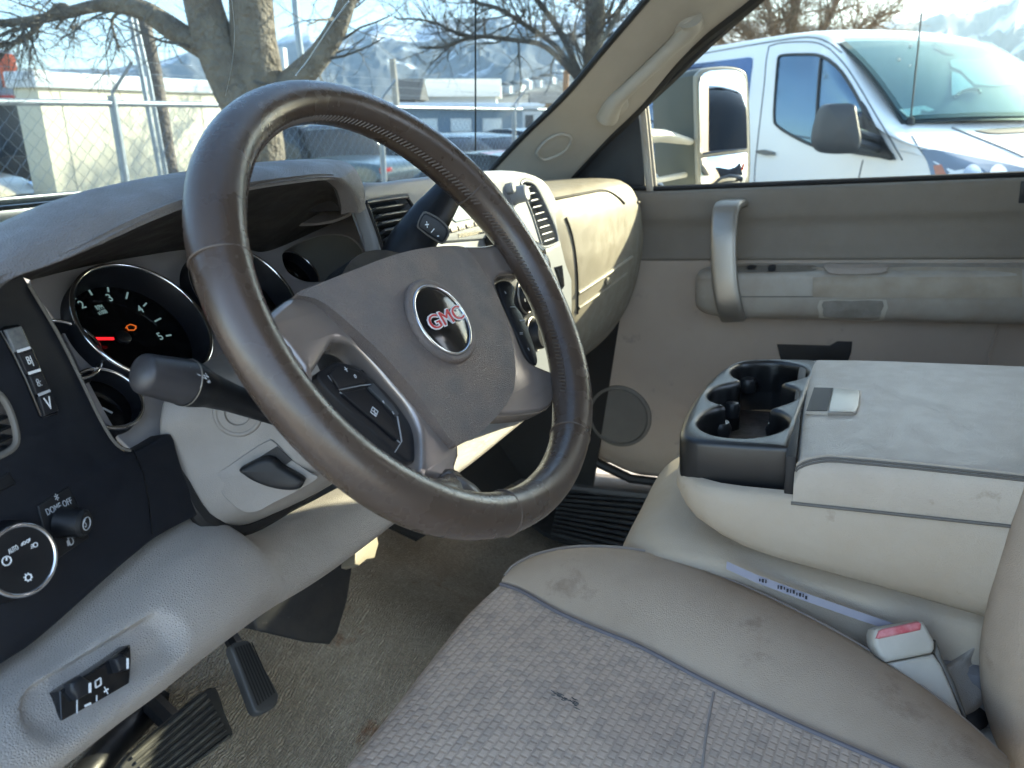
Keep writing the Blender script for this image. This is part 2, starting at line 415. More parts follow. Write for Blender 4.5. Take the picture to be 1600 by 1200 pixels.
for i in range(len(ho), len(pv)):
    d = pv[i] - hc; a, b = d.dot(WP_.u) / .135, (d.dot(WP_.v) + .004) / .095
    pv[i] = pv[i] + WN * .0098 * max(0, 1 - abs(a) ** 2.2) * max(0, 1 - abs(b) ** 2.2)
cover = part('airbag_cover', (pv, pf), M['hubgrey'], wheel)
ec = WC - WP_.v * .0205 + WN * .0035
er = .0292
part('hub_core', lathe(WC - WN * .07 - WP_.v * .02, WN, [(.07, 0), (.08, .02), (.078, .045)], 40), M['black'], wheel)
emb = part('emblem', join(lathe(ec, WN, [(er, -.006), (er, -.0012), (er * .8, .0008), (er * .5, .0018), (er * .2, .0023), (1e-7, .0024)], 56)), M['gloss'], cover)
part('emblem_ring', join(torus(ec - WN * .0006, WN, er * 1.012, .0014, 64, 10)), M['chrome'], cover)
part('emblem_recess', torus(ec - WN * .0030, WN, er * 1.13, .0034, 64, 10), M['hubgrey'], cover)
GW = 1.28
lo = ec + WN * .0027 - WP_.v * .0005
part('lettering_outline', ctext('GMC', .0168, lo, WP_.u, WP_.v, .0006, .0008, GW), M['white'], cover, 'white outline of the red GMC letters')
part('lettering', ctext('GMC', .0168, lo + WN * .0006, WP_.u, WP_.v, .0008, -.0001, GW), M['red'] if 0 else mat('letter_red', (.5, .012, .02), .3), cover, 'red GMC letters')
part('lettering', ctext('AIRBAG', .006, hc + WP_.u * .012 - WP_.v * .050 + WN * .0045, WP_.u, WP_.v, .0008), M['hubgrey'], cover, 'moulded AIRBAG word')
# cruise buttons on the left, volume buttons on the right
lb = z5((255, 640), (290, 596), (345, 572), (440, 605), (540, 695), (600, 765), (662, 862), (682, 945), (655, 992), (600, 968), (480, 862), (350, 745))
BL = part('button_pad', WP_.plate(lb, .02, .002, -.021, sm=3), M['button'], wheel, 'left cruise control button pad')
parts('button_seam', bits(WP_.bar(*z5((300, 630), (348, 690)), .0006, -.0205), WP_.bar(*z5((348, 690), (440, 672)), .0006, -.0205), WP_.bar(*z5((350, 700), (600, 910)), .0008, -.0205),
    WP_.bar(*z5((440, 672), (480, 668)), .0006, -.0205), WP_.bar(*z5((590, 800), (608, 905)), .0010, -.0205), WP_.bar(*z5((608, 905), (580, 950)), .0006, -.0205)), M['print'], BL)
part('button', join(WP_.plate(z5((470, 680), (490, 660), (575, 755), (598, 790), (588, 800), (560, 770)), .003, .001, -.0185, sm=1)), M['satin'] if 0 else mat('button_grey', (.06, .065, .07), .45), BL)
part('button', join(WP_.plate(z5((360, 705), (455, 682), (560, 800), (600, 890), (590, 900)), .003, .001, -.0185, sm=1)), M['button'], BL)
part('button', join(WP_.plate(z5((305, 620), (345, 586), (430, 612), (462, 660), (430, 668), (350, 685)), .003, .001, -.0185, sm=1)), M['button'], BL)
parts('button_marking', bits(WP_.text('+', *z5((376, 607))[0], .008, -.0178), WP_.text('o', *z5((412, 632))[0], .006, -.0178), WP_.text('v', *z5((530, 740))[0], .005, -.0178), WP_.text('s', *z5((570, 785))[0], .005, -.0178),
    WP_.text('x', *z5((493, 782))[0], .009, -.0178), torus(WP_.at(*z5((493, 782))[0], -.0178), WN, .0035, .0004, 4, 5)), M['white'], BL)
rb = z5((1012, 240), (1055, 238), (1085, 275), (1078, 330), (1108, 372), (1140, 450), (1172, 545), (1172, 586), (1140, 566), (1100, 490), (1055, 380), (1020, 290))
BR = part('button_pad', WP_.plate(rb, .02, .002, -.024, sm=3), M['button'], wheel, 'right volume button pad')
parts('button_seam', bits(WP_.bar(*z5((1060, 345), (1082, 345)), .0006, -.0235), WP_.bar(*z5((1100, 402), (1122, 400)), .0012, -.0235), WP_.bar(*z5((1100, 452), (1112, 452)), .0006, -.0235), WP_.bar(*z5((1100, 458), (1112, 458)), .0006, -.0235)), M['print'], BR)
parts('button_marking', bits(WP_.text('^', *z5((1042, 290))[0], .007, -.0235), WP_.text('v', *z5((1135, 520))[0], .007, -.0235)), M['print'], BR)

# ================================================================== STEERING COLUMN
col = thing('steering_column', 'light grey steering column shroud behind the steering wheel', 'steering column', S(400, 760, y=.45))
secA = [(.432, -.160), (.414, -.182), (.413, -.215), (.420, -.262), (.440, -.283), (.475, -.294), (.54, -.297), (.62, -.292), (.655, -.262), (.668, -.215), (.655, -.175), (.62, -.155), (.54, -.150), (.47, -.152)]
A0 = [A_([x, .462 - .02 * (z < -.25), z]) for x, z in secA]
cB = WC - WN * .075; cM = WC - WN * .115 + A_([0, 0, -.012])
def ring_(c, hw, hh, n):
    return [c + WP_.u * (a * hw) + WP_.v * (b * hh) for a, b in n]
nrm = [((x - .534) / .134, (z + .222) / .075) for x, z in secA]
B0 = ring_(cB - WP_.v * .012, .050, .042, nrm); M0 = ring_(cM - WP_.v * .025, .072, .056, nrm)
A1 = [p + A_([0, .006, 0]) for p in A0]
part('column_gap', tube([p + A_([-.004 if i < 5 else 0, .006, -.004 if i > 2 else 0]) for i, p in enumerate(cr(A0[2:9], 4))], .0075, 8), M['seal'], col, 'black gap around the shroud')
colVF = loft([A1, A0, [a * .45 + m * .55 for a, m in zip(A0, M0)], [m * .62 + b * .38 for m, b in zip(M0, B0)], B0], 6, 5, False, True)
part('shroud', colVF, M['column'], col)
def decalplane(VF, px, py, up=(0, 0, 1)):
    q, n = hit(VF, px, py); return Plane(q, n, up)
pl = decalplane(colVF, 420, 740)
z7 = zz(280, 600, 5.0)
part('lever_recess', pl.plate(z7((270, 720), (400, 630), (560, 520), (680, 450), (740, 450), (880, 590), (1020, 690), (1080, 740), (900, 850), (740, 930), (600, 1000), (480, 990), (360, 890), (290, 800)), .002, .0008, .0010, sm=4), M['lav'] if 0 else M['column'], col)
part('lever_slot', pl.plate(z7((600, 590), (765, 487), (880, 597), (800, 655), (700, 620)), .002, 0, .0022, sm=1), M['seal'], col)
part('tilt_lever', pl.plate(z7((460, 680), (520, 640), (640, 585), (730, 590), (800, 650), (960, 745), (968, 785), (930, 830), (830, 838), (700, 815), (580, 770), (500, 720)), .014, .004, .012, sm=4), M['black'], col)
bp = decalplane(colVF, 372, 650)
part('stalk_boot', join(torus(bp.at(372, 645), bp.n, .017, .0022, 40, 10), lathe(bp.at(372, 645), bp.n, [(.0165, -.002), (.0165, .0012), (.010, .0022), (.009, .0005), (1e-6, .0005)], 36)), M['column'], col)

# ================================================================== TURN SIGNAL STALK
st0, st1 = S(212, 581, d=.525), S(292, 598, d=.545); st2 = S(345, 616, d=.563); st3 = S(440, 650, d=.60)
ax_ = (st1 - st0) / np.linalg.norm(st1 - st0)
stalk = thing('turn_signal_stalk', 'black turn signal stalk with a round grey tip left of the wheel', 'control stalk', st3)
def along(P, n): return resample(cr(P, 8), n)
pth = along([st0, st0 + (st1 - st0) * .5, st1], 26); tt = np.linspace(0, 1, 26)
rr = np.where(tt < .16, .0128 * np.sqrt(np.clip(1 - ((.16 - tt) / .165) ** 2, 0, 1)), .0124 + .0030 * tt)
part('stalk_end', tube(pth, np.maximum(rr, .002), 32), mat('stalk_grey', (.038, .037, .040), .36, bump=('grain', 1200, .1)), stalk)
ps = along([st1 - ax_ * .001, st1 + (st2 - st1) * .35, st2, st3], 30)
rs = np.interp(np.linspace(0, 1, 30), [0, .08, .22, .45, 1], [.0158, .0150, .0120, .0100, .0082])
stVF = tube(ps, rs, 28)
part('stalk_arm', stVF, M['black'], stalk)
part('stalk_ring', torus(st1, ax_, .0153, .0006, 40, 8), M['satin'], stalk)
sp = Plane(hit(stVF, 318, 600)[0], -ray(318, 600), (.3, 0, 1))
parts('stalk_marking', bits(*[sp.text(s_, x, y, z_, .001, .9) for s_, x, y, z_ in (('O', 296, 576, .006), ('(', 306, 582, .007), ('>', 300, 590, .004), ('o', 306, 597, .0045), ('D', 303, 605, .005), ('W', 322, 589, .0055), ('w', 326, 596, .0045))]), M['print'], stalk)

# ================================================================== GEAR LEVER
gl = thing('gear_shift_lever', 'black column gear lever with a plus and minus rocker behind the wheel', 'gear lever', S(612, 420, d=.74))
gp = along([S(714, 276, d=.83), S(706, 292, d=.82), S(690, 316, d=.81), S(656, 362, d=.79), S(616, 418, d=.77), S(592, 465, d=.76)], 40)
gt = np.linspace(0, 1, 40)
gv = -ray(670, 340) / np.linalg.norm(ray(670, 340))
gr = np.interp(gt, [0, .03, .1, .35, .6, .8, 1], [.006, .0105, .0145, .0205, .0225, .019, .014])
gVF = tube(gp, gr, 24, flat=(gv, .55))
part('lever', gVF, M['black'], gl)
gq = Plane(S(672, 355, d=.775), gv, (0, 0, 1))
z4 = zz(560, 240, 4.70588)
part('rocker', gq.plate(z4((440, 525), (480, 440), (540, 455), (610, 500), (662, 570), (625, 650), (580, 640), (470, 565)), .01, .002, .002, sm=3), M['button'], gl)
part('rocker_outline', gq.plate(z4((430, 530), (475, 428), (545, 445), (620, 495), (675, 572), (628, 662), (575, 650), (462, 575)), .01, .0015, .0008, sm=3), M['taupe'], gl)
parts('rocker_marking', bits(gq.text('+', *z4((505, 527))[0], .013, .0025), gq.text('-', *z4((585, 598))[0], .013, .0025), gq.bar(*z4((535, 580), (558, 552)), .0008, .0026)), M['white'], gl)
part('lever_button', gq.plate(z4((690, 290), (720, 255), (745, 275), (715, 315)), .02, .003, .004, sm=2), M['satin'] if 0 else M['button'], gl)
# ================================================================== DASHBOARD
dash = thing('dashboard', 'grey and tan truck dashboard with gauges, air vents, radio and glove box', 'dashboard', (.9, .5, -.1))
# --- hood over the gauges
topP = [(-90, 425), (0, 358), (60, 322), (110, 304), (200, 283), (300, 267), (380, 257), (470, 251), (525, 253), (548, 266), (557, 300), (557, 332)]
lipP = [(-80, 500), (0, 440), (38, 428), (70, 418), (128, 393), (205, 352), (292, 316), (376, 294), (455, 282), (518, 277), (541, 290), (548, 332)]
TY = [.43, .44, .45, .45, .455, .46, .465, .47, .475, .475, .47, .45]
LY = [.385, .39, .392, .394, .396, .398, .40, .402, .405, .41, .415, .43]
rowT = [S(*p, y=y) for p, y in zip(topP, TY)]
rowL = [S(*p, y=y) for p, y in zip(lipP, LY)]
def smooth3(R, n=15, it=3):
    P = A_(resample(cr(R, 6), 60))
    for _ in range(it): P[1:-1] = P[1:-1] * .5 + (P[:-2] + P[2:]) * .25
    return [P[i] for i in np.linspace(0, 59, n).round().astype(int)]
rowT, rowL = smooth3(rowT, 24), smooth3(rowL, 24)
rowM = [(a * .5 + b * .5) + A_([0, -.014, .003]) for a, b in zip(rowT, rowL)]
rowM1 = [(a * .8 + b * .2) + A_([0, -.009, .003]) for a, b in zip(rowT, rowL)]
rowM2 = [(a * .18 + b * .82) + A_([0, -.008, -.001]) for a, b in zip(rowT, rowL)]
rowB = [p + A_([0, .05, -.012]) for p in rowT]; rowB2 = [p + A_([0, .20, -.052 + .042 * (i / 23) ** 2]) for i, p in enumerate(rowT)]
rowU = [p + A_([-.002, .010, -.0015]) for p in rowL]
hoodVF = loft([rowB2, rowB, rowT, rowM1, rowM, rowM2, rowL, rowU], 4, 6)
part('upper_pad', shell(hoodVF, .003), M['dashpad'], dash, 'soft grey hood over the gauges')
# --- gauge cluster: a plate lying back at 38 degrees
CN = A_([0, -cos(radians(38)), sin(radians(38))])
GO = S(228, 501, d=.705)
CP = Plane(GO, CN)
plateP = [(48, 436), (128, 386), (205, 346), (292, 318), (376, 322), (430, 368), (520, 332), (556, 322), (586, 330), (592, 372), (600, 430), (570, 470), (480, 560), (330, 640), (262, 672), (205, 702), (150, 622), (92, 508)]
podP = [(441, 398), (455, 386), (478, 374), (505, 366.5), (530, 366), (550, 372), (565, 388), (567, 404), (556, 420), (520, 436), (480, 440), (450, 425)]
DEEP = .016
GR = .0573
def pcirc(c, R, n=40): return [tuple(pix(c + R * (cos(t) * CP.u + sin(t) * CP.v))) for t in np.linspace(0, 2 * pi, n, endpoint=False)]
part('cluster_plate', CP.plate(plateP, .004, .0008, -DEEP, [podP, pcirc(GO - CN * DEEP, GR * .99), pcirc(GO + CP.u * .124 - CN * DEEP, GR * .99), pcirc(CP.at(168, 622, -DEEP), .0255)], 3), M['lav'], dash, 'matt grey surround of the gauges')
# dark underside of the hood down to the cluster plate
und = [(48, 438), (70, 432), (128, 418), (205, 403), (292, 390), (376, 388), (420, 392), (500, 358), (552, 334)]
lipq = resample(rowU[3:], 9)
undR = [CP.at(*p, -DEEP + .0005) for p in und]
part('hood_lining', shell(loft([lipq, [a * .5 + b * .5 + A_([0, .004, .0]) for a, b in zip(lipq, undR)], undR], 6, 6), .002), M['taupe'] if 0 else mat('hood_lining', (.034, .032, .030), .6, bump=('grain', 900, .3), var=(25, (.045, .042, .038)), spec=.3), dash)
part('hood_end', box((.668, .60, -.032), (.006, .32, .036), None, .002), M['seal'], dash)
pod_rim = [CP.at(*p, -DEEP - .001) for p in cr([A_(p) for p in podP], 6, True)]
gc = CP.at(462, 428, -DEEP - .028)
ea, eb = CP.u, CP.v
def near_ang(P, c):
    return [math.atan2((p - c).dot(eb), (p - c).dot(ea)) for p in P]
ang = near_ang(pod_rim, gc)
pod_in = [gc + (cos(t) * ea + sin(t) * eb) * .030 for t in ang]
part('gauge_pod', grid([pod_rim, [a * .5 + b * .5 - CN * .004 for a, b in zip(pod_rim, pod_in)], pod_in], False, True), mat('pod_wall', (.22, .21, .185), .45), dash, 'tunnel of the far right small gauge')
def gauge(c, R, depth, nm, lab, small=False):
    g = part(nm, lathe(c - CN * depth, CN, [(1e-6, 0), (R * .93, 0)], 64), M['gloss'], dash, lab)
    part('bezel_ring', torus(c, CN, R, .0018 if not small else .0015, 72, 10), M['chrome'], g)
    part('bezel_wall', join(lathe(c - CN * .002, CN, [(R * .985, 0), (R * .90, -.006), (R * .88, -depth + .001)], 64)[0:2] if 0 else grid([[c + CN * h + r * (cos(t) * CP.u + sin(t) * CP.v) for t in np.linspace(0, 2 * pi, 64, endpoint=False)]
            for r, h in ((R * .985, .001), (R * .93, -.004), (R * .90, -depth + .001))], False, True),
        grid([[c + CN * h + r * (cos(t) * CP.u + sin(t) * CP.v) for t in np.linspace(0, 2 * pi, 64, endpoint=False)]
            for r, h in ((R * 1.01, .001), (R * 1.03, -.012), (R * 1.05, -depth - .006))], False, True)), M['navy'], g)
    return g
GR = .0573
tach = gauge(GO, GR, .024, 'tachometer', 'round tachometer with a red needle')
FP = Plane(GO - CN * .0232, CN)
zt = zz(0, 380, 4.44444)
marks = []
for s_, p in (('2', (570, 428)), ('3', (763, 380)), ('4', (975, 460)), ('5', (1113, 648))): marks.append(FP.text(s_, *zt(p)[0], .0104, .0003, 0, bold=.0001, wide=.95))
marks.append(FP.text('RPM', *zt((692, 446))[0], .0062, .0003)); marks.append(FP.text('x1000', *zt((712, 480))[0], .0056, .0003))
for a, b in (((500, 358), (526, 388)), ((612, 312), (640, 358)), ((750, 305), (755, 336)), ((888, 340), (878, 384)), ((1018, 414), (998, 436)), ((1118, 520), (1076, 542)), ((1190, 636), (1155, 642))):
    marks.append(FP.bar(*zt(a, b), .0014, .0003))
parts('dial_print', bits(*marks), M['gaugeprint'], tach)
part('needle', FP.bar(*zt((560, 660), (792, 660)), .0021, .006, .0012), M['needle'], tach)
part('needle_hub', FP.disc(*zt((850, 662))[0], .009, [(.0062, 0), (.0062, .003), (.005, .0038), (1e-6, .004)]), M['black'], tach)
part('warning_lamp', join(*[FP.bar(*zt(a, b), .0007, .0003) for a, b in (((880, 575), (905, 562)), ((905, 562), (930, 568)), ((930, 568), (945, 580)), ((945, 580), (935, 602)), ((935, 602), (892, 602)), ((892, 602), (880, 575)), ((872, 585), (882, 588)), ((945, 572), (945, 592)))]), M['amber'], tach, 'lit amber engine lamp')
SO = GO + CP.u * .124
speedo = gauge(SO, GR, .024, 'speedometer', 'speedometer half hidden by the wheel rim')
FS = Plane(SO - CN * .0232, CN)
parts('dial_print', bits(*[FS.bar(*[(x, y), (x2, y2)], .0014, .0003) for x, y, x2, y2 in ((296, 420, 299, 428), (294, 445, 300, 450), (392, 473, 398, 469), (405, 494, 412, 491))] + [FS.text('80', 384, 452, .009, .0003), FS.text('100', 404, 488, .008, .0003)]), M['gaugeprint'], speedo)
z3c = zz(340, 240, 5.33333)
g1 = gauge(CP.at(168, 622, -.006), .0262, .014, 'fuel_gauge', 'small round gauge below the tachometer', True)
part('needle', Plane(CP.at(168, 622, -.0185), CN).bar((160, 637), (176, 645), .0016, .0), M['print'], g1)
gauge(CP.at(103, 546, -.006), .0262, .014, 'volt_gauge', 'small round gauge tucked beside the tachometer', True)
g3 = gauge(gc + CN * .006, .0275, .012, 'oil_gauge', 'small round gauge at the end of its tunnel', True)
part('needle', Plane(gc - CN * .004, CN).bar((444, 446), (452, 440), .0016, .0), M['print'], g3)

# --- black switch panel left of the gauges
BN = A_([0, -cos(radians(12)), sin(radians(12))])
BP = Plane(S(100, 760, y=.462), BN)
bezP = [(-120, 330), (-30, 372), (0, 388), (16, 400), (45, 442), (90, 521), (128, 595), (158, 655), (184, 695), (206, 706), (240, 690), (268, 678), (282, 720), (300, 770), (314, 800), (296, 812), (248, 838), (200, 876), (150, 920), (62, 998), (0, 1040), (-140, 1130)]
ventR = [(-60, 600), (-10, 612), (8, 628), (20, 655), (26, 685), (18, 702), (-10, 716), (-70, 738)]
bez = part('switch_panel', BP.plate(bezP, .02, .0025, .003, [ventR], 3), M['navy'], dash, 'black switch panel left of the gauges')
part('panel_seam', join(*[BP.bar(a, b, .0008, .0034) for a, b in zip([(208, 702), (224, 740), (232, 780)], [(224, 740), (232, 780), (238, 835)])]), M['gloss'], bez)
part('panel_edge', tube([BP.at(*p, .004) for p in cr([A_(p) for p in ((46, 446), (92, 524), (129, 598), (158, 657), (182, 694), (204, 704))], 6)], .0012, 6), M['taupe'], bez)
part('air_vent', join(*[tube([BP.at(*p, .004) for p in cr([A_(p) for p in ventR], 4, True)], .0022, 8, True)]), M['satin'] if 0 else M['taupe'], bez)
vf = []
for k in range(6):
    y = 625 + k * 17
    a, b = BP.at(-60, y + 35, -.006), BP.at(24, y, -.006); d = (b - a) / np.linalg.norm(b - a)
    vf.append(box((a + b) / 2, (np.linalg.norm(b - a), .011, .0016), [d, np.cross(BP.u, d) * 0 + A_([0, 1, 0]) - d * d[1], np.cross(d, A_([0, 1, 0]))], .0005))
part('vent_slat', vf[1], M['black'], bez); [part('vent_slat', v, M['black'], bez) for v in vf[2:5]]
# four stacked buttons
zb = zz(0, 380, 4.44444)
part('button_frame', BP.plate(zb((2, 606), (40, 574), (130, 562), (158, 574), (240, 750), (330, 960), (412, 1170), (402, 1190), (300, 1212), (280, 1195), (180, 950), (90, 765)), .008, .0012, .0055, sm=1), M['gloss'], bez)
for i, q in enumerate([[(40, 600), (150, 574), (212, 715), (110, 755)], [(130, 770), (225, 738), (282, 868), (188, 908)], [(205, 922), (292, 890), (350, 1012), (258, 1052)], [(272, 1066), (360, 1032), (412, 1160), (312, 1200)]]):
    b_ = part('switch_button', BP.plate(zb(*q), .008, .001, .0078, sm=1), M['satin'] if 0 else (mat('worn_button', (.09, .10, .11), .4, var=(300, (.16, .17, .17))) if i == 0 else M['button']), bez, ['worn blank top button', None, None, None][i])
    if i < 3:
        e = [((122, 752), (212, 724)), ((200, 905), (282, 878)), ((268, 1055), (350, 1022))][i]
        part('indicator_bar', BP.bar(*zb(*e), .0018, .0088), M['white'] if i < 2 else M['print'], bez)
    if i: part('button_marking', BP.text(['', 'B|', '8:', 'V'][i], *zb([(0, 0), (206, 815), (272, 970), (340, 1115)][i])[0], [.0, .0075, .0075, .012][i], .0084), M['white'] if i != 2 else M['print'], b_)
# dome light and dimmer block
zd = zz(0, 700, 4.0)
dm = part('dimmer_block', BP.plate(zd((236, 362), (430, 238), (520, 420), (560, 560), (335, 712), (290, 600), (262, 470)), .006, .001, .0042, sm=1), M['black'], bez)
parts('block_marking', bits(BP.text('DOME OFF', *zd((370, 366))[0], .0062, .0046), BP.text('*', *zd((362, 326))[0], .011, .0046), BP.text('D', *zd((445, 582))[0], .0085, .0046), BP.bar(*zd((426, 575), (434, 608)), .0008, .0046), BP.bar(*zd((420, 580), (428, 612)), .0006, .0046)), M['print'], dm)
da, db = BP.at(*zd((378, 465))[0], .004), S(*zd((540, 472))[0], y=.438)
dimr = .0092
part('dimmer_knob', lathe(da, db - da, [(dimr * 1.12, 0), (dimr * 1.05, .003), (dimr, np.linalg.norm(db - da) - .002), (dimr * .8, np.linalg.norm(db - da)), (1e-6, np.linalg.norm(db - da))], 28), M['black'], dm)
dk = Plane(db + (db - da) * .012, db - da)
parts('knob_marking', bits(dk.text('S', *zd((535, 474))[0], .008, .0004), torus(dk.o, dk.n, .0042, .0004, 20, 5)), M['print'], dm)
part('small_switch', BP.plate(zd((-40, 215), (60, 150), (105, 222), (10, 272), (-40, 296)), .006, .001, .0042, sm=1), M['black'], bez)
# headlamp knob
kc = BP.at(34, 875, .0185) - BN * .0172
KR = .0212
kn = part('headlamp_knob', lathe(kc - BN * .001 + A_([0, 0, 0]), BN, [(KR * 1.2, 0), (KR * 1.14, .006), (KR * 1.0, .012), (KR * .985, .017), (KR * .93, .0185), (1e-6, .0185)], 56), M['black'], bez)
part('knob_ring', torus(kc + BN * .0172, BN, KR * .985, .0015, 64, 10), M['chrome'], kn)
KP = Plane(kc + BN * .0178, BN)
def lampicon(x, y, k, sides):               # a small lamp symbol: ring with three rays
    q = A_(zd((x, y))[0]); o = [torus(KP.at(*q, .0002), BN, .0013 * k, .0003, 18, 5)]
    for s_ in sides:
        for dy in (-2.6, 0, 2.6): o.append(KP.bar(q + A_([s_ * 3.2 * k, dy * k - s_ * 1.4]), q + A_([s_ * 6.4 * k, dy * k - s_ * 3.0]), .0004, .0004))
    return o
parts('knob_marking', bits(KP.text('AUTO', *zd((84, 635))[0], .0044, .0002, .05, wide=.5), torus(KP.at(*zd((42, 705))[0], .0002), BN, .0026, .0004, 24, 5), KP.bar(*zd((43, 682), (43, 704)), .0006, .0004),
    *lampicon(222, 605, 1, (-1,)), *lampicon(152, 593, .62, (-1,)), *lampicon(174, 582, .62, (1,)), torus(KP.at(*zd((178, 808))[0], .0002), BN, .0018, .0004, 20, 5),
    *[KP.bar(A_(zd((178, 808))[0]) + 4.2 * A_([cos(t), sin(t)]), A_(zd((178, 808))[0]) + 7 * A_([cos(t), sin(t)]), .0006, .0004) for t in np.arange(8) * pi / 4]), M['white'], kn)

# --- knee bolster
bT = [(-140, 1130), (0, 1038), (60, 998), (150, 918), (247, 836), (313, 800), (352, 828), (402, 832), (470, 806), (560, 758), (640, 712), (720, 668), (803, 620)]
bL = [(-80, 1310), (77, 1200), (167, 1132), (244, 1080), (322, 1020), (395, 966), (430, 942), (466, 917), (515, 882), (600, 817), (660, 768), (715, 726), (805, 650)]
bY = [.455, .455, .455, .458, .460, .462, .462, .462, .462, .462, .462, .462, .46]
lY = [.40, .405, .41, .413, .415, .42, .425, .43, .435, .44, .445, .445, .445]
rT = [S(*p, y=y) for p, y in zip(bT, bY)]; rL = [S(*p, y=y) for p, y in zip(bL, lY)]
mixr = lambda k, dy, dz=0: [a * (1 - k) + b * k + A_([0, dy, dz]) for a, b in zip(rT, rL)]
bRows = [[p + A_([0, .02, -.002]) for p in rT], rT, mixr(.10, -.012, .003), mixr(.25, -.026, .006), mixr(.45, -.036, .005), mixr(.65, -.036, 0), mixr(.84, -.022, -.002), mixr(.95, -.008, -.001), rL, [p + A_([0, .03, .004]) for p in rL], [p + A_([0, .12, .0]) for p in rL]]
bV, bF = loft(bRows, 8, 14)
scoop = A_([(70, 1118), (76, 1075), (100, 1045), (150, 1008), (205, 970), (250, 972), (272, 988), (270, 1010), (240, 1060), (205, 1085), (150, 1120), (90, 1160)], float)
ca, cb = A_([85, 1110.]), A_([250, 1000.])
for i, v in enumerate(bV):                      # hollow for the brake controller
    if v[1] < .46:
        p = pix(v); d = (cb - ca) / np.linalg.norm(cb - ca); t = np.clip((p - ca).dot(d) / np.linalg.norm(cb - ca), 0, 1); q = ca + (cb - ca) * t
        r = np.linalg.norm(p - q) / (46 - 10 * t)
        k = min(max((r - .55) / .75, 0), 1); bV[i] = v + A_([0, .012 * (1 - k * k * (3 - 2 * k)), 0])
bolVF = (bV, bF)
part('knee_bolster', shell(bolVF, .003), M['dashlow'], dash, 'light grey grained knee panel under the column')
q0, n0 = hit(bolVF, 150, 1075)
ctl = Plane(q0 + A_([0, -.004, 0]), A_([0, -.94, .34]))
z8 = zz(0, 750, 2.66667)
cm_ = part('brake_controller', ctl.plate(z8((250, 880), (300, 846), (380, 800), (470, 740), (545, 686), (548, 750), (540, 850), (420, 945), (262, 1056), (254, 1040)), .014, .001, .002, sm=1), M['gloss'], dash, 'black trailer brake controller in the knee panel')
part('slider', ctl.plate(z8((300, 846), (345, 815), (385, 840), (385, 885), (330, 915), (300, 880)), .01, .002, .009, sm=1), M['button'], cm_)
part('slider', ctl.plate(z8((480, 745), (515, 722), (545, 745), (540, 790), (500, 800)), .01, .002, .009, sm=1), M['button'], cm_)
parts('controller_marking', bits(ctl.bar(*z8((376, 845), (376, 886)), .0014, .0098), ctl.bar(*z8((533, 742), (533, 786)), .0013, .0098), ctl.text('+', *z8((444, 880))[0], .011, .0026), ctl.bar(*z8((354, 942), (380, 930)), .0013, .0026),
    *[ctl.bar(a_, b_, .0008, .0026) for a_, b_ in ((z8((398, 838))[0], z8((420, 824))[0]), (z8((420, 824))[0], z8((422, 852))[0]), (z8((422, 852))[0], z8((400, 866))[0]), (z8((400, 866))[0], z8((398, 838))[0]))], ctl.bar(*z8((404, 896), (404, 922)), .0006, .0026), ctl.bar(*z8((322, 890), (322, 985)), .0005, .0026)), M['white'], cm_)

# --- centre stack
SN = A_([0, -cos(radians(8)), sin(radians(8))])
SP = Plane(S(720, 380, y=.43), SN)
z6 = zz(560, 240, 4.70588); z9 = zz(760, 230, 4.44444)
stackP = [(563, 291), (600, 284), (680, 274), (760, 266), (805, 266), (838, 274), (858, 290), (876, 330), (888, 378), (894, 440), (893, 520), (884, 600), (840, 640), (700, 640), (640, 520), (606, 440), (583, 360)]
ventLp = z6((64, 378), (85, 358), (340, 322), (362, 332), (420, 470), (300, 680), (240, 740), (192, 742), (130, 560))
ventRp = z9((240, 262), (256, 238), (300, 240), (345, 275), (400, 380), (440, 470), (480, 570), (496, 640), (485, 668), (395, 694), (370, 640), (330, 510), (290, 400), (256, 320))
stk = part('centre_stack', SP.plate(stackP, .018, .005, .004, [cr([A_(p) for p in ventLp], 1, True), cr([A_(p) for p in ventRp], 1, True)], 2), M['stack'], dash, 'grey centre panel with two vents, radio and climate knobs')
def vents(out, n, sl0, sl1, tilt, lab):
    fr_ = part('air_vent', join(tube([SP.at(*p, .004) for p in cr([A_(p) for p in out], 3, True)], .0022, 8, True), SP.plate(out, .002, 0, -.022, sm=2)), M['black'] if tilt else M['stack'], stk, lab)
    for k in range(n):
        f = (k + .5) / n
        a = SP.at(*(A_(sl0[0]) * (1 - f) + A_(sl0[1]) * f), -.006); b = SP.at(*(A_(sl1[0]) * (1 - f) + A_(sl1[1]) * f), -.006)
        d = (b - a) / np.linalg.norm(b - a); g = A_([0, .9, -.43]); g = g - d * g.dot(d); g /= np.linalg.norm(g)
        part('vent_slat', box((a + b) / 2, (np.linalg.norm(b - a) * 1.0, .014, .0026), [d, g, np.cross(d, g)], .0008), mat('slat_grey', (.07, .075, .08), .4) if tilt else M['stack'], fr_)  # shade and sun put into colour: dark slats left, panel grey right
vents(ventLp, 6, z6((85, 395), (215, 720)), z6((350, 358), (452, 650)), True, 'left centre vent coloured dark as if in shade')
vents(ventRp, 9, z9((248, 268), (388, 690)), z9((318, 255), (492, 655)), False, 'right centre vent coloured light as if in sunlight')
rad = part('radio', SP.plate(z6((700, 330), (940, 300), (1010, 520), (1000, 620), (640, 650), (610, 560)), .01, .002, .008, sm=1), M['stack'], stk)
part('radio_screen', SP.plate(z6((730, 345), (900, 322), (960, 450), (720, 505), (690, 480)), .004, .0006, .0095, sm=1), mat('lcd', (.30, .37, .42), .18), rad)
part('radio_slot', SP.plate(z6((735, 590), (1000, 552), (1000, 572), (738, 618)), .004, 0, .0086, sm=1), M['gloss'], rad)
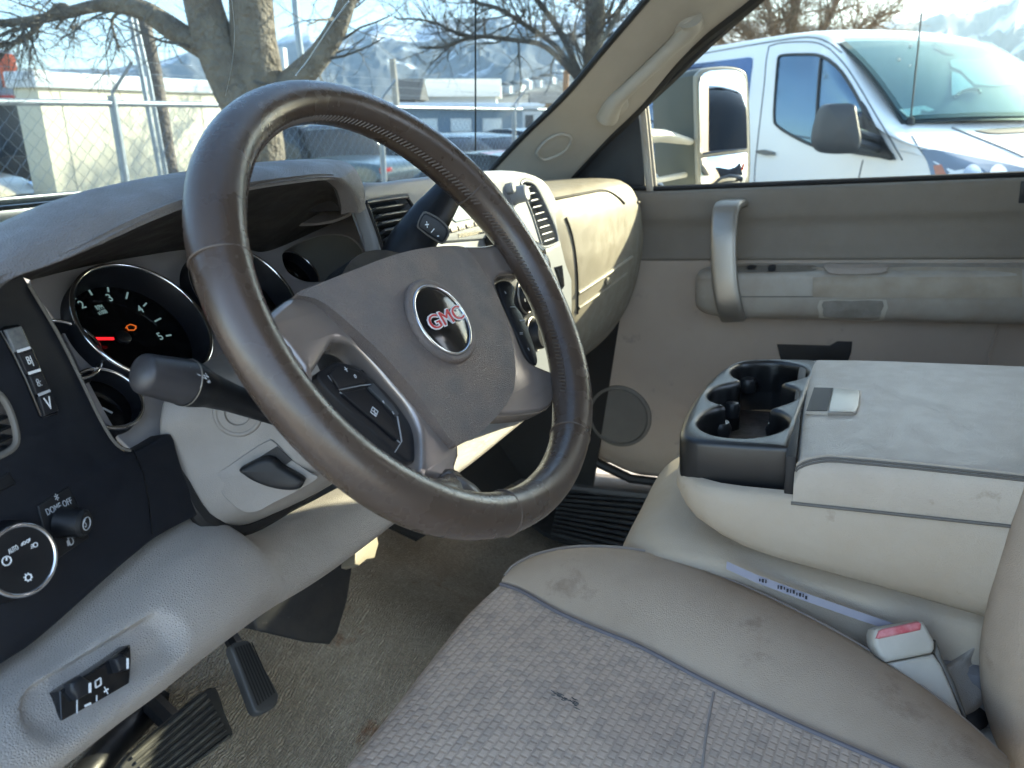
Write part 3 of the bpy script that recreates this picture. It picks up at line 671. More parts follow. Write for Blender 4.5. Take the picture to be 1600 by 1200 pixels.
for x, y in ((705, 562), (760, 546), (820, 530), (880, 515), (930, 500)): part('radio_button', SP.plate(z6((x - 24, y - 12), (x + 22, y - 24), (x + 30, y + 8), (x - 16, y + 20)), .004, .0006, .0098, sm=1), M['satin'], rad)
parts('radio_marking', bits(*[SP.text(s_, *z6((x, y))[0], .008, .0102) for s_, x, y in (('1', 762, 542), ('2', 820, 527), ('3', 878, 513))]), M['white'], rad)
part('radio_knob', SP.disc(*z6((955, 630))[0], .01, [(.012, 0), (.011, .016), (.009, .018), (1e-6, .018)], h=.006), M['black'], rad)
part('tune_knob', SP.disc(*z9((190, 335))[0], .01, [(.015, 0), (.013, .004), (.012, .02), (.010, .022), (1e-6, .022)], h=.003), M['stack'], stk)
part('hazard_button', SP.disc(*z9((140, 290))[0], .01, [(.008, 0), (.008, .01), (.006, .012), (1e-6, .012)], h=.003), M['stack'], stk)
cl = part('climate_panel', SP.plate(z2((640, 310), (800, 300), (900, 330), (960, 480), (1010, 680), (1005, 810), (930, 850), (860, 830), (760, 600)), .01, .002, .007, sm=2), M['button'], stk, 'dark climate control panel')
for p, r in (((850, 440), .024), ((925, 760), .024)):
    c_ = SP.at(*z2(p)[0], .008)
    k_ = part('climate_knob', lathe(c_, SN, [(r, 0), (r * .95, .012), (r * .85, .016), (1e-6, .016)], 40), M['button'], cl)
    part('knob_ring', torus(c_ + SN * .001, SN, r * 1.05, .0016, 48, 8), M['satin'], k_)
parts('climate_marking', bits(SP.text('A', *z2((848, 400))[0], .010, .0246), SP.text('o', *z2((855, 470))[0], .010, .0246), SP.bar(*z2((810, 645), (850, 640)), .002, .008)), M['print'], cl)
part('switch_blank', SP.plate(z9((478, 832), (528, 818), (545, 960), (530, 985), (500, 900)), .004, .0005, .0062, sm=1), M['gloss'], stk)

# --- passenger side: rolled face from the stack to the door
prof = [(.98, -.075), (.80, -.068), (.62, -.066), (.52, -.067), (.44, -.071), (.412, -.080), (.395, -.097), (.386, -.125), (.382, -.17), (.381, -.20), (.386, -.25), (.398, -.305), (.425, -.37), (.475, -.435), (.56, -.48), (.70, -.50)]
xs = [1.20, 1.24, 1.29, 1.37, 1.48, 1.58, 1.64, 1.675, 1.69]
rows = []
for i, x in enumerate(xs):
    e = max(0, (x - 1.60) / .09)
    rows.append([A_([x, y + (.062 * math.exp(-(x - 1.2) / .085) if y < .6 else 0) + .008 * e ** 3 - .008 * min(1, max(0, (x - 1.45) / .15)) * (1 if y < .6 else 0), z - .018 * e ** 2 * (z > -.2)]) for y, z in prof])
rows.append([p + A_([.0, .05, 0]) for p in rows[-1]])
pasVF = loft(rows, 4, 6)
part('passenger_panel', shell(pasVF, .004), M['tan'], dash, 'tan passenger side dash in sunlight')
def onface(*pts): return [hit(pasVF, *p)[0] for p in pts]
def ridge(pts, r, off=.001):
    out = []
    for p in cr([A_(p) for p in pts], 6):
        q, n = hit(pasVF, *p)
        if q is not None: out.append(q + n * off)
    return tube(out, r, 8) if len(out) > 2 else ([], [])
gb = part('glove_box', join(ridge([(902, 458), (945, 430), (986, 402)], .0042, .0015), ridge([(903, 481), (945, 452), (978, 428)], .0036, .0012)), M['tan'], dash, 'moulded ridges of the glove box lid')
part('lid_gap', join(ridge([(858, 313), (905, 304), (942, 298), (962, 306), (975, 318)], .0028, .0004), ridge([(884, 340), (893, 366), (899, 400), (902, 440), (902, 490)], .0022, .0004)), mat('lid_shadow', (.018, .016, .012), .8), gb)
ql, nl = hit(pasVF, 949, 438)
part('latch', box(ql + nl * .002, (.03, .006, .014), None, .002), M['tan'], gb)
ev = part('end_vent', join(*[ridge([(995, 316), (1004, 320), (1009, 336), (1010, 352)], .003, .002)]), M['tan'], dash, 'round outer vent by the door')
for k in range(7):
    y = 322 + k * 8.5
    r_ = [hit(pasVF, x_, y_) for x_, y_ in ((985 + k * 1.2, y + 2), (1003 + min(k, 3), y - 3))]
    if all(q is not None for q, n in r_):
        part('vent_slat', tube([q + n * .003 for q, n in r_], .0030, 6), M['tan'], ev)
        part('vent_gap', tube([q + n * .0006 - A_([0, 0, .006]) for q, n in r_], .0024, 6), M['button'], ev)

# --- dash top up to the windscreen
tz = -.062
topR = [[A_([x, y, z]) for x in (.69, .8, .9, 1.0, 1.16)] for y, z in ((.462, -.052), (.475, -.045), (.52, -.044), (.7, -.052), (.95, -.075), (1.25, -.11))]
topR2 = [[A_([x, y, z]) for x in (-.05, .2, .4, .69)] for y, z in ((.70, -.058), (.74, -.058), (.95, -.075), (1.25, -.11))]
part('dash_top', join(shell(loft(topR, 3, 3), .004), shell(loft(topR2, 3, 3), .004)), M['dashpad'], dash, 'grey dash top below the windscreen')
# --- underside and firewall lining below the dash
bk_ = Plane(S(572, 856, y=.50), (.2, -.9, .3))
part('lower_brace', bk_.plate([(556, 860), (566, 846), (588, 828), (592, 850), (586, 872), (574, 874), (562, 884), (555, 882)], .02, .002, 0, sm=1), M['tan'], dash, 'pale bracket below the dash in sunlight')
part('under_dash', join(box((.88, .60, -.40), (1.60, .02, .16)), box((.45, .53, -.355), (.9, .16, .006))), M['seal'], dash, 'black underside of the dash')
# ================================================================== CAB SHELL: windscreen pillar, glass, roof, floor
cab = thing('truck_cab', 'pickup cab shell with beige windscreen pillar, windscreen and carpeted floor', 'truck cab', (.9, .3, -.9))
pl_l = [S(770, 275, x=1.60), S(777, 262, x=1.598), S(826, 210, x=1.565), S(890, 148, x=1.52), S(955, 72, x=1.47), S(1017, 0, x=1.43), S(1090, -82, x=1.38), S(1200, -200, x=1.32)]
pl_r = [S(880, 296, x=1.70), S(890, 282, x=1.695), S(950, 217, x=1.675), S(1003, 166, x=1.655), S(1058, 101, x=1.625), S(1105, 56, x=1.60), S(1178, 0, x=1.555), S(1300, -100, x=1.48)]
nin = A_([-.75, -.6, .3]); nin /= np.linalg.norm(nin)
pm = lambda k, b: [a * (1 - k) + c * k + nin * b for a, c in zip(pl_l, pl_r)]
pilVF = loft([[p - nin * .012 + (p - q) * .02 for p, q in zip(pl_l, pl_r)], pl_l, pm(.12, .007), pm(.35, .013), pm(.65, .012), pm(.88, .007), pl_r, [p - nin * .03 for p in pl_r]], 4, 6)
pil = part('pillar_trim', shell(pilVF, .004), M['pillar'], cab, 'beige windscreen pillar trim')
part('pillar_seal', join(tube(cr([p - nin * .004 + A_([-.004, .008, 0]) for p in pl_l], 6), .006, 8), tube(cr([p + A_([.010, .012, -.006]) for p in pl_r], 6), .012, 8)), M['seal'], pil, 'black rubber edges of the pillar')
q, n = hit(pilVF, 866, 231)
gp_ = Plane(q, n, S(890, 205, d=1.7) - S(845, 258, d=1.7))
go = z2_ = zz(500, 0, 2.66667)
spk = z2_((905, 640), (925, 605), (960, 575), (1005, 560), (1040, 570), (1045, 595), (1020, 630), (975, 655), (930, 665))
part('speaker_grille', join(gp_.plate(spk, .006, .0015, .003, sm=3)), M['pillar'], pil, 'small oval tweeter grille')
part('grille_ring', tube([gp_.at(*p, .004) for p in cr([A_(p) for p in spk], 5, True)], .0035, 8, True), M['pillar'], pil)
# grab handle on the pillar
hz = [(948, 182), (955, 165), (972, 148), (1000, 122), (1035, 88), (1060, 62), (1074, 42), (1078, 28)]
lift = [.002, .010, .024, .030, .030, .026, .012, .0]
hp = []
for (x_, y_), l in zip(hz, lift):
    q, n = hit(pilVF, x_, y_); hp.append(q + nin * l)
part('grab_handle', tube(resample(cr(hp, 6), 40), np.interp(np.linspace(0, 1, 40), [0, .12, .3, .75, .9, 1], [.024, .020, .0135, .0135, .019, .022]), 16), M['pillar'], pil)
for x_, y_, r_ in ((962, 166, .026), (1076, 42, .028)):
    q, n = hit(pilVF, x_, y_); part('handle_mount', lathe(q - n * .002, n, [(r_, 0), (r_ * .97, .008), (r_ * .8, .012), (1e-6, .013)], 32), M['pillar'], pil)
# windscreen: a thin pane from the cowl up to the roof
wsb = [A_([x, 1.02 - .31 * abs((x - .88) / .84) ** 2.4, -.085]) for x in np.linspace(-.02, 1.80, 13)]
wst = [A_([x, .21 - .12 * abs((x - .88) / .65) ** 2.4, .40]) for x in np.linspace(.22, 1.54, 13)]
wsm = [a * .5 + b * .5 + A_([0, .02, .02]) for a, b in zip(wsb, wst)]
wsVF = loft([wsb, wsm, wst], 6, 3)
ws = part('windscreen', shell(wsVF, .004), M['clear'], cab)
ck = []
for p in ((545, 2), (520, 35), (497, 70), (480, 96), (462, 118)):
    q, n = hit(wsVF, *p)
    if q is not None: ck.append(q)
part('windscreen_crack', tube(resample(ck, 12), .0011, 5), glass('crack_glint', (.95, .97, 1), 8, .3), ws, 'pale diagonal crack in the glass')
ck = []
for p in ((362, 0), (366, 40), (365, 80), (360, 115), (352, 150)):
    q, n = hit(wsVF, *p)
    if q is not None: ck.append(q)
part('windscreen_crack', tube(resample(cr(ck, 4), 14), .00035, 4), glass('crack_faint', (.85, .88, .9), 2, .3), ws, 'hairline vertical crack in the glass')
# roof, rear side panel and left pillar: out of the frame, but they shade the cab
part('roof_lining', box((.86, -.36, .425), (1.30, 1.10, .03), None, .008), M['pillar'], cab)
part('roof_rail', box((1.585, -.55, .385), (.16, 1.55, .07), None, .015), M['pillar'], cab)
part('rear_side_panel', box((1.74, -1.05, -.10), (.10, 1.30, 1.05), None, .02), M['doorlow'], cab)
part('left_pillar', tube([A_([-.02, .98, -.10]), A_([.04, .60, .15]), A_([.14, .22, .40])], .05, 12), M['pillar'], cab)
# floor: carpet with a centre hump, rising to the toe board
fy = [(-.5, -.90), (.0, -.90), (.45, -.89), (.66, -.86), (.82, -.78), (.96, -.64), (1.06, -.46), (1.08, -.28)]
hump = lambda x, y: .10 * math.exp(-((x - .98) / .20) ** 2) * (1 if y < .7 else 1.1)
frow = [[A_([x, y, z + hump(x, y)]) for x in np.linspace(-.05, 1.78, 24)] for y, z in fy]
flVF = loft(frow, 5, 2)
def carpetmat():
    m = mat('worn_carpet', (.46, .385, .29), .95, bump=('noise', 260, 1.0), var=(6, (.33, .265, .19)), stain=(9, (.24, .12, .06), .60))
    t = m.node_tree; p = t.nodes['Principled BSDF']; b = [n for n in t.nodes if n.type == 'BUMP'][0]; b.inputs['Distance'].default_value = .0030
    wv = t.nodes.new('ShaderNodeTexWave'); wv.inputs['Scale'].default_value = 85; wv.inputs['Distortion'].default_value = 9; wv.inputs['Detail'].default_value = 3
    wv.bands_direction = 'Y'; tc = [n for n in t.nodes if n.type == 'TEX_COORD'][0]; t.links.new(tc.outputs['Object'], wv.inputs['Vector'])
    ad = t.nodes.new('ShaderNodeMath'); ad.operation = 'ADD'; old = b.inputs['Height'].links[0].from_socket
    t.links.new(old, ad.inputs[0]); t.links.new(wv.outputs['Color'], ad.inputs[1]); t.links.new(ad.outputs[0], b.inputs['Height'])
    mpg = t.nodes.new('ShaderNodeMapping'); mpg.inputs['Scale'].default_value = (420, 130, 200); t.links.new(tc.outputs['Object'], mpg.inputs[0])
    sn = t.nodes.new('ShaderNodeTexNoise'); sn.inputs['Scale'].default_value = 1.0; sn.inputs['Detail'].default_value = 3; t.links.new(mpg.outputs[0], sn.inputs['Vector'])
    sr = t.nodes.new('ShaderNodeMapRange'); sr.inputs[1].default_value = .38; sr.inputs[2].default_value = .62; sr.inputs[3].default_value = .76; sr.inputs[4].default_value = 1.10; t.links.new(sn.outputs[0], sr.inputs[0])
    sm = t.nodes.new('ShaderNodeMix'); sm.data_type = 'RGBA'; sm.blend_type = 'MULTIPLY'; sm.inputs[0].default_value = 1; t.links.new(p.inputs['Base Color'].links[0].from_socket, sm.inputs[6]); t.links.new(sr.outputs[0], sm.inputs[7]); t.links.new(sm.outputs[2], p.inputs['Base Color']); return m
part('carpet', shell(flVF, .01, (0.9, 0, 1)), carpetmat(), cab, 'worn tan carpet with reddish dirt')
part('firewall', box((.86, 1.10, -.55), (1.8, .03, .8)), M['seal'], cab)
part('door_sill', join(box((1.74, .10, -.845), (.10, 1.6, .05), None, .012), box((1.68, .10, -.872), (.06, 1.6, .03), None, .006)), mat('sill_plastic', (.11, .10, .09), .5, bump=('grain', 900, .2)), cab)
kick = [A_([1.70, y, z]) for y, z in ((.42, -.30), (1.05, -.30), (1.05, -.86), (.52, -.86))]
fwm = mat('footwell_shade', (.016, .015, .014), .9, bump=('noise', 200, .5))  # near black colour stands for the deep shade of the footwell
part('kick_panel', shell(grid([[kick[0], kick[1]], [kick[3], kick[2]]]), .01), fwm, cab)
part('footwell_shade_sheet', shell(grid([[A_([1.02, .86, -.36]), A_([1.72, .86, -.36])], [A_([1.10, .84, -.62]), A_([1.72, .84, -.62])], [A_([1.22, .74, -.75]), A_([1.72, .70, -.82])]]), .01), fwm, cab, 'black sheet standing in for shade in the passenger footwell')
# truck bonnet seen over the dash, wiper and aerial belong to the truck outside
hdr = [[A_([x, y, z - .05 * ((x - .88) / .9) ** 2]) for x in np.linspace(-.02, 1.78, 9)] for y, z in ((1.06, -.125), (1.3, -.118), (1.7, -.125), (2.1, -.15), (2.25, -.20))]
part('bonnet', shell(loft(hdr, 3, 2), .01), mat('white_truck_paint', (.62, .61, .58), .25, coat=.6), cab)
part('wiper_cowl', join(box((.60, 1.04, -.052), (.62, .07, .045), None, .012), box((.55, 1.00, -.026), (.55, .012, .010), None, .003)), mat('cowl_black', (.012, .016, .02), .3), cab, 'black wiper cowl at the foot of the windscreen')
part('wiper', join(tube([A_([.80, .985, -.070]), A_([1.10, .99, -.062]), A_([1.42, .96, -.066])], .008, 8), box((1.20, .99, -.055), (.22, .02, .014), None, .004)), M['seal'], cab)
part('aerial', tube([S(743, 236, x=1.70), S(743, -60, x=1.66)], .0022, 6), M['seal'], cab, 'thin black radio aerial')

# rubber floor mat on the passenger side
q = [S(*p, z=-.872) for p in ((800, 812), (845, 828), (925, 858), (1010, 880), (1120, 880), (1120, 770), (1040, 770), (900, 752), (780, 745))]
mv, mf = [], []
matp = Plane(S(920, 810, z=-.875), (0, 0, 1), (0, 1, 0))
mats_ = [matp.plate([(815, 806), (850, 832), (930, 862), (1020, 890), (1130, 890), (1130, 772), (1048, 772), (985, 768), (900, 756), (850, 765)], .012, .003, .035, sm=1)]
fm = thing('floor_mat', 'ridged black rubber mat in the passenger footwell', 'floor mat', S(950, 810, z=-.86))
part('mat_base', mats_[0], M['rubber'], fm)
ribs = []
for k in range(11):
    f = k / 10
    a = matp.at(862 + 14 * (1 - f) + 110 * f * .0, 768 + 66 * f - 0, .038); b = matp.at(1060, 776 + 108 * f, .038)
    ribs.append(tube([a, b], .006, 6))
part('mat_rib', join(*ribs), M['rubber'], fm, kind='stuff')
fm2 = thing('floor_mat', 'black rubber mat edge below the driver seat cushion', 'floor mat', S(500, 1180, z=-.86))
mp2 = Plane(S(500, 1180, z=-.868), (0, 0, 1), (0, 1, 0))
part('mat_base', mp2.plate([(455, 1215), (470, 1172), (485, 1160), (510, 1160), (640, 1190), (700, 1260), (500, 1290)], .02, .005, .008, sm=2), M['rubber'], fm2)
part('mat_rib', tube([mp2.at(*p, .012) for p in ((478, 1212), (488, 1182), (512, 1180), (640, 1212))], .006, 8), M['rubber'], fm2)

# pedals and the dark box under the column
acc = thing('accelerator_pedal', 'grey ribbed accelerator pedal on the carpet', 'pedal', S(405, 1100, d=1.26))
ap = Plane(S(400, 1050, d=1.26), A_([-.05, -.80, .60]))
part('pedal_pad', ap.plate([(362, 1008), (388, 1000), (402, 1022), (432, 1076), (436, 1090), (430, 1104), (412, 1114), (400, 1112), (392, 1095), (372, 1040)], .02, .004, .004, sm=3), M['button'] if 0 else mat('pedal_rubber', (.05, .052, .054), .55), acc)
part('pedal_groove', join(*[ap.bar((368 + 4.2 * k, 1012 - 1.4 * k), (404 + 4.2 * k, 1102 - 3.2 * k), .0018, .0048) for k in range(7)]), M['seal'], acc, kind='stuff')
part('pedal_arm', tube([ap.at(380, 1030, -.02), ap.at(352, 980, -.05), ap.at(335, 930, -.08)], .012, 8), M['black'], acc)
brk = thing('brake_pedal', 'wide black brake pedal with worn diagonal ribs', 'pedal', S(285, 1150, d=1.2))
kp = Plane(S(290, 1140, d=1.2), A_([-.05, -.82, .57]))
part('pedal_pad', kp.plate([(328, 1074), (342, 1080), (352, 1112), (364, 1140), (362, 1152), (330, 1172), (285, 1205), (240, 1235), (196, 1215), (188, 1196), (225, 1160), (280, 1112)], .025, .004, .006, sm=2), M['rubber'], brk)
rb_ = mat('worn_rib', (.10, .098, .085), .45, var=(60, (.03, .03, .028)))
for k in range(8):
    f = k / 7
    part('pedal_rib', tube([kp.at(322 + 36 * f, 1084 + 66 * f, .008), kp.at(206 + 42 * f, 1184 + 54 * f, .008)], .0019, 8), rb_, brk)
part('pedal_arm', tube([kp.at(290, 1150, -.02), kp.at(250, 1110, -.06), kp.at(200, 1060, -.2)], .016, 8), M['black'], brk)
pk = thing('parking_brake_pedal', 'dark parking brake arm low on the left below the knee panel', 'pedal', S(215, 1140, d=1.1))
part('pedal_arm', tube([S(300, 1070, d=1.40), S(240, 1100, d=1.32), S(180, 1160, d=1.25), S(120, 1230, d=1.2)], .02, 10), M['black'], pk)
part('pedal_pad', box(S(235, 1100, d=1.36), (.09, .02, .05), None, .005), M['rubber'], pk)
ub = thing('wiring_cover', 'black box hanging below the knee panel beside the pedals', 'cover', S(480, 930, d=1.2))
up_ = Plane(S(490, 940, d=1.2), A_([-.35, -.85, .30]))
part('cover_box', up_.plate([(395, 965), (420, 935), (470, 900), (556, 838), (552, 880), (543, 940), (528, 990), (516, 1007), (480, 1004), (430, 992), (400, 985)], .08, .004, .0, sm=1), mat('scuffed_black', (.010, .011, .013), .6, stain=(70, (.06, .058, .055), .62)), ub)
# ================================================================== PASSENGER DOOR
door = thing('passenger_door', 'taupe passenger door trim with armrest, silver pull handle and window', 'door', (1.75, 0, -.85))
XD = 1.70
def dprof(z):                                # inner face of the door: x at height z
    P = [(-.108, 1.712), (-.112, 1.702), (-.13, 1.698), (-.165, 1.700), (-.185, 1.706), (-.225, 1.704), (-.250, 1.698), (-.258, 1.700), (-.30, 1.700), (-.42, 1.702), (-.60, 1.705), (-.70, 1.706), (-.75, 1.712), (-.79, 1.74)]
    return np.interp(-z, [-a for a, b in P], [b for a, b in P])
yy = [.60, .50, .42, .36, .25, .1, -.05, -.2, -.35, -.48]
def yb(y, z):                                # lower front corner is rounded
    return z + (.0 if z > -.6 else .10 * max(0, (y - .40) / .2) ** 1.5)
up_z = [-.108, -.112, -.125, -.145, -.165, -.178, -.19, -.21, -.235, -.250, -.2555]
swell = lambda y, z: .006 * math.exp(-((z + .178) / .012) ** 2)
upr = [[A_([dprof(z), y, z + (.012 * max(0, (y - .36) / .14) if z > -.2 else 0)]) for y in yy] for z in up_z]
upr = [[p + A_([.03, 0, .002]) for p in upr[0]]] + upr
part('upper_panel', shell(loft(upr, 3, 3), .012), M['doorup'], door, 'darker taupe upper half of the door trim')
lo_z = [-.2565, -.262, -.30, -.36, -.42, -.50, -.60, -.68, -.74, -.775, -.795]
lor = [[A_([dprof(z) - (.004 if z > -.27 else 0), y, yb(y, z)]) for y in yy] for z in lo_z]
lowVF = loft(lor, 3, 3)
part('lower_panel', shell(lowVF, .012), M['doorlow'], door, 'lighter lower half of the door trim')
part('door_skin', join(box((1.80, 0.05, -.46), (.05, 1.15, .66), None, .01), box((1.79, .05, -.125), (.09, 1.1, .02), None, .004)), mat('door_paint', (.6, .6, .58), .3, coat=.5), door)
part('sill_gap', tube([A_([1.712, y, yb(y, -.79) - .008]) for y in (.6, .5, .42, .3, 0, -.4)], .012, 8), M['seal'], door)
# window: frame bar, sail patch, glass
fb0, fb1 = S(1004, 176, x=1.715), S(1016, 300, x=1.72)
bar_ = part('window_divider', join(tube([S(996, 120, x=1.70), fb0, fb1], .0085, 8), tube([S(1003, 120, x=1.715), S(1011, 176, x=1.725), S(1024, 302, x=1.73)], .0055, 8)), M['arm'], door, 'pale vertical bar at the front of the door window')
sail = [S(*p, x=1.725) for p in ((884, 292), (1003, 160), (1008, 300), (950, 305))]
part('sail_patch', shell(grid([[sail[0], sail[3]], [sail[1], sail[2]]]), .012), mat('sail_black', (.012, .012, .012), .5), door, 'black triangular patch ahead of the window')
wn = [[S(1006, 306, x=1.735), S(1300, 296, x=1.735), S(1700, 282, x=1.735)], [S(1003, 175, x=1.72), S(1300, 100, x=1.70), S(1700, 60, x=1.69)], [S(1060, 100, x=1.70), S(1300, -60, x=1.66), S(1700, -150, x=1.64)], [S(1180, -20, x=1.655), S(1350, -180, x=1.60), S(1700, -330, x=1.58)]]
part('window_glass', shell(loft(wn, 3, 4), .004), M['sideclear'], door)
part('window_frame', tube([S(994, 172, x=1.70), S(1050, 120, x=1.685), S(1110, 62, x=1.665), S(1190, -8, x=1.635), S(1300, -100, x=1.60), S(1500, -230, x=1.575), S(1760, -330, x=1.57)], .012, 8), M['seal'], door)
part('belt_strip', tube([A_([1.722, y, -.103 + (.012 * max(0, (y - .36) / .14))]) for y in (.5, .36, .2, 0, -.2, -.48)], .006, 8), M['seal'], door)
part('lock_plate', box(S(1599, 300, x=1.70), (.006, .012, .04), None, .002), M['button'], door)
# armrest: a long rounded console on the door
za, zb_ = -.262, -.368
ys = [.262, .258, .245, .22, .18, .05, -.15, -.30, -.42]
k_ = [.02, .45, .72, .90, 1, 1, 1, 1, 1]
ap_ = [(-.262, 0), (-.266, .05), (-.273, .072), (-.285, .080), (-.312, .083), (-.335, .080), (-.358, .070), (-.372, .045), (-.376, 0)]
zc_ = -.315
arr = [[A_([1.702 - b * (k ** .7), y, zc_ + (z - zc_) * (.35 + .65 * k)]) for z, b in ap_] for y, k in zip(ys, k_)]
armVF = loft(arr, 4, 4)
arm = part('armrest', shell(armVF, .004), M['arm'], door, 'long rounded beige armrest')
part('armrest_seam', tube([q + n * .0002 for q, n in [hit(armVF, x, 463.5) for x in range(1152, 1600, 24)]], .0012, 6), M['taupe'], arm)
z10 = zz(1060, 290, 2.96296)
def onarm(pts, off, depth, m, nm, lab=None, par=arm):
    V = []; front = []
    pts = cr([A_(p) for p in pts], 2, True)
    for p in pts:
        q, n = hit(armVF, *p)
        if q is not None: front.append(q + n * off)
    c = sum(front) / len(front); n_ = A_([-1, -.1, .25]); n_ /= np.linalg.norm(n_)
    rings = [[p - n_ * depth for p in front]] + [[c + (p - c) * s for p in front] for s in (1, .97, .5, .01)]
    return part(nm, grid(rings, False, True), m, par, lab)
padp = [(620, 440), (632, 385), (672, 384), (690, 412), (800, 418), (950, 418), (968, 378), (1200, 374), (1440, 376), (1640, 384)]
padlo = [(620, 516), (660, 518), (800, 520), (960, 522), (1200, 522), (1440, 522), (1640, 520)]
pr = [[hit(armVF, *z10(p)[0]) for p in L] for L in ([(622, 384), (800, 392), (1000, 384), (1200, 384), (1400, 384), (1590, 390)], [(622, 440), (800, 440), (1000, 440), (1200, 440), (1400, 440), (1590, 440)], [(622, 514), (800, 516), (1000, 518), (1200, 518), (1400, 518), (1590, 516)])]
part('armrest_pad', shell(loft([[q + n * .003 for q, n in r if q is not None] for r in pr], 5, 5), .006), M['armdirty'], arm, 'soiled pad along the top of the armrest')
onarm(z10((272, 376), (440, 374), (628, 374), (630, 396), (450, 402), (275, 404)), .002, .004, M['doorup'], 'switch_plate')
onarm(z10((318, 382), (340, 376), (362, 382), (352, 392), (325, 394)), .004, .003, M['button'], 'window_switch'); onarm(z10((420, 378), (450, 376), (446, 402), (416, 402)), .004, .003, M['button'], 'lock_switch')
onarm(z10((655, 530), (800, 528), (962, 528), (955, 600), (935, 622), (800, 626), (665, 622), (652, 590)), .0015, .003, mat('cup_plastic', (.48, .44, .37), .5), 'pull_cup', 'recessed door pull under the pad')
onarm(z10((672, 534), (800, 532), (945, 532), (938, 580), (925, 602), (800, 606), (680, 602), (672, 570)), .003, .003, mat('cup_inside', (.20, .18, .15), .6, var=(30, (.28, .26, .23))), 'pull_cup_liner')
onarm(z10((672, 380), (700, 376), (960, 376), (966, 392), (940, 412), (800, 416), (700, 414)), .005, .003, M['doorlow'], 'grip_hollow')
# pull handle
hp = [S(1150, 318, x=1.700), S(1140, 320, x=1.672), S(1134, 330, x=1.652), S(1131, 365, x=1.632), S(1131, 410, x=1.622), S(1134, 450, x=1.616), S(1140, 480, x=1.618), S(1146, 498, x=1.64)]
def strap(P, w_, th):
    P = A_(P); T = np.gradient(P, axis=0); T /= np.linalg.norm(T, axis=1)[:, None]; rows = []
    for p, t in zip(P, T):
        u = A_([0, 1, 0]) - t * t[1]; u /= np.linalg.norm(u); n = np.cross(t, u)
        rows.append([p + u * w_ * np.sign(cos(a)) * abs(cos(a)) ** .45 + n * th * np.sign(sin(a)) * abs(sin(a)) ** .6 for a in np.linspace(0, 2 * pi, 28, endpoint=False)])
    V, F = grid(rows, False, True); F.append(tuple(range(27, -1, -1))); F.append(tuple(range(len(V) - 28, len(V)))); return V, F
part('pull_handle', strap(resample(cr(hp, 6), 44), .0262, .0095), M['satin'], door, 'silver vertical pull handle')
# speaker and pocket
q, n = hit(lowVF, 968, 650)
part('speaker_grille', join(lathe(q - A_([.001, 0, 0]), (-1, 0, 0), [(.078, -.002), (.077, .004), (.070, .006), (.067, .002), (1e-6, .003)], 56)), M['taupe'], door, 'round speaker grille low on the door')
pp = Plane(S(1270, 548, x=1.702), (-1, 0, 0))
part('map_pocket', pp.plate(z10((456, 736), (700, 742), (735, 722), (805, 724), (800, 770), (780, 830), (480, 830)), .02, .002, .004, sm=1), M['seal'], door, 'black slot of the door pocket')
part('panel_crease', tube([q + n * .0005 for q, n in [hit(lowVF, x, y) for x, y in ((1560, 505), (1553, 530), (1546, 556), (1540, 580))]], .003, 6), M['doorlow'], door)
# tow mirror outside the window: housing, upper glass, lower convex glass, two arms
mz = zz(1000, 0, 4.0)
MN = A_([-.62, -.78, .0]); MN /= np.linalg.norm(MN)
mp = Plane(S(1130, 205, x=2.02), MN)
mout = mz((352, 520), (358, 470), (385, 438), (430, 422), (520, 414), (600, 420), (650, 442), (672, 480), (680, 600), (688, 900), (686, 1100), (670, 1160), (630, 1180), (520, 1194), (420, 1200), (390, 1195), (368, 1150), (360, 900))
mir = part('side_mirror', mp.plate(mout, .014, .004, -.004, sm=2), mat('mirror_frame', (.30, .29, .26), .35), door, 'tall tow mirror with two panes beyond the window')
hv = [mp.at(*p, -.012) for p in cr([A_(p) for p in mout], 2, True)]; hc_ = sum(hv) / len(hv)
dirn = A_([.10, .98, .0])
part('mirror_housing', grid([hv] + [[hc_ + (p - hc_) * s + dirn * d for p in hv] for s, d in ((1.0, .02), (.98, .06), (.9, .10), (.7, .13), (.3, .14), (.01, .142))], False, True), mat('housing_black', (.085, .095, .09), .5), mir)
part('mirror_glass', mp.plate(mz((372, 520), (380, 480), (400, 458), (440, 442), (530, 436), (600, 440), (640, 460), (660, 500), (664, 600), (672, 925), (660, 935), (520, 950), (392, 968), (378, 950)), .004, .0006, .0006, sm=1), M['mirror'], mir, 'upper flat pane')
cz = mz((380, 988), (520, 970), (660, 952), (670, 960), (670, 1100), (655, 1140), (620, 1160), (520, 1176), (420, 1184), (396, 1175), (382, 1140))
cvx = [mp.at(*p, .0004) for p in cz]; cc_ = sum(cvx) / len(cvx)
part('convex_glass', pillow(cvx, cc_, .012, .003, MN, 8, 2), M['mirror'], mir, 'lower convex pane')
armm = mat('mirror_arm', (.60, .58, .53), .4)
part('mirror_arm', tube([S(1004, 213, x=1.80), S(1035, 212, x=1.88), S(1072, 220, x=1.96), S(1090, 225, x=2.02)], [.027, .024, .014, .012], 14, flat=((0, 0, 1), .62)), armm, mir)
part('mirror_arm', tube([S(1008, 285, x=1.80), S(1040, 279, x=1.90), S(1085, 270, x=2.02)], .007, 10), armm, mir)
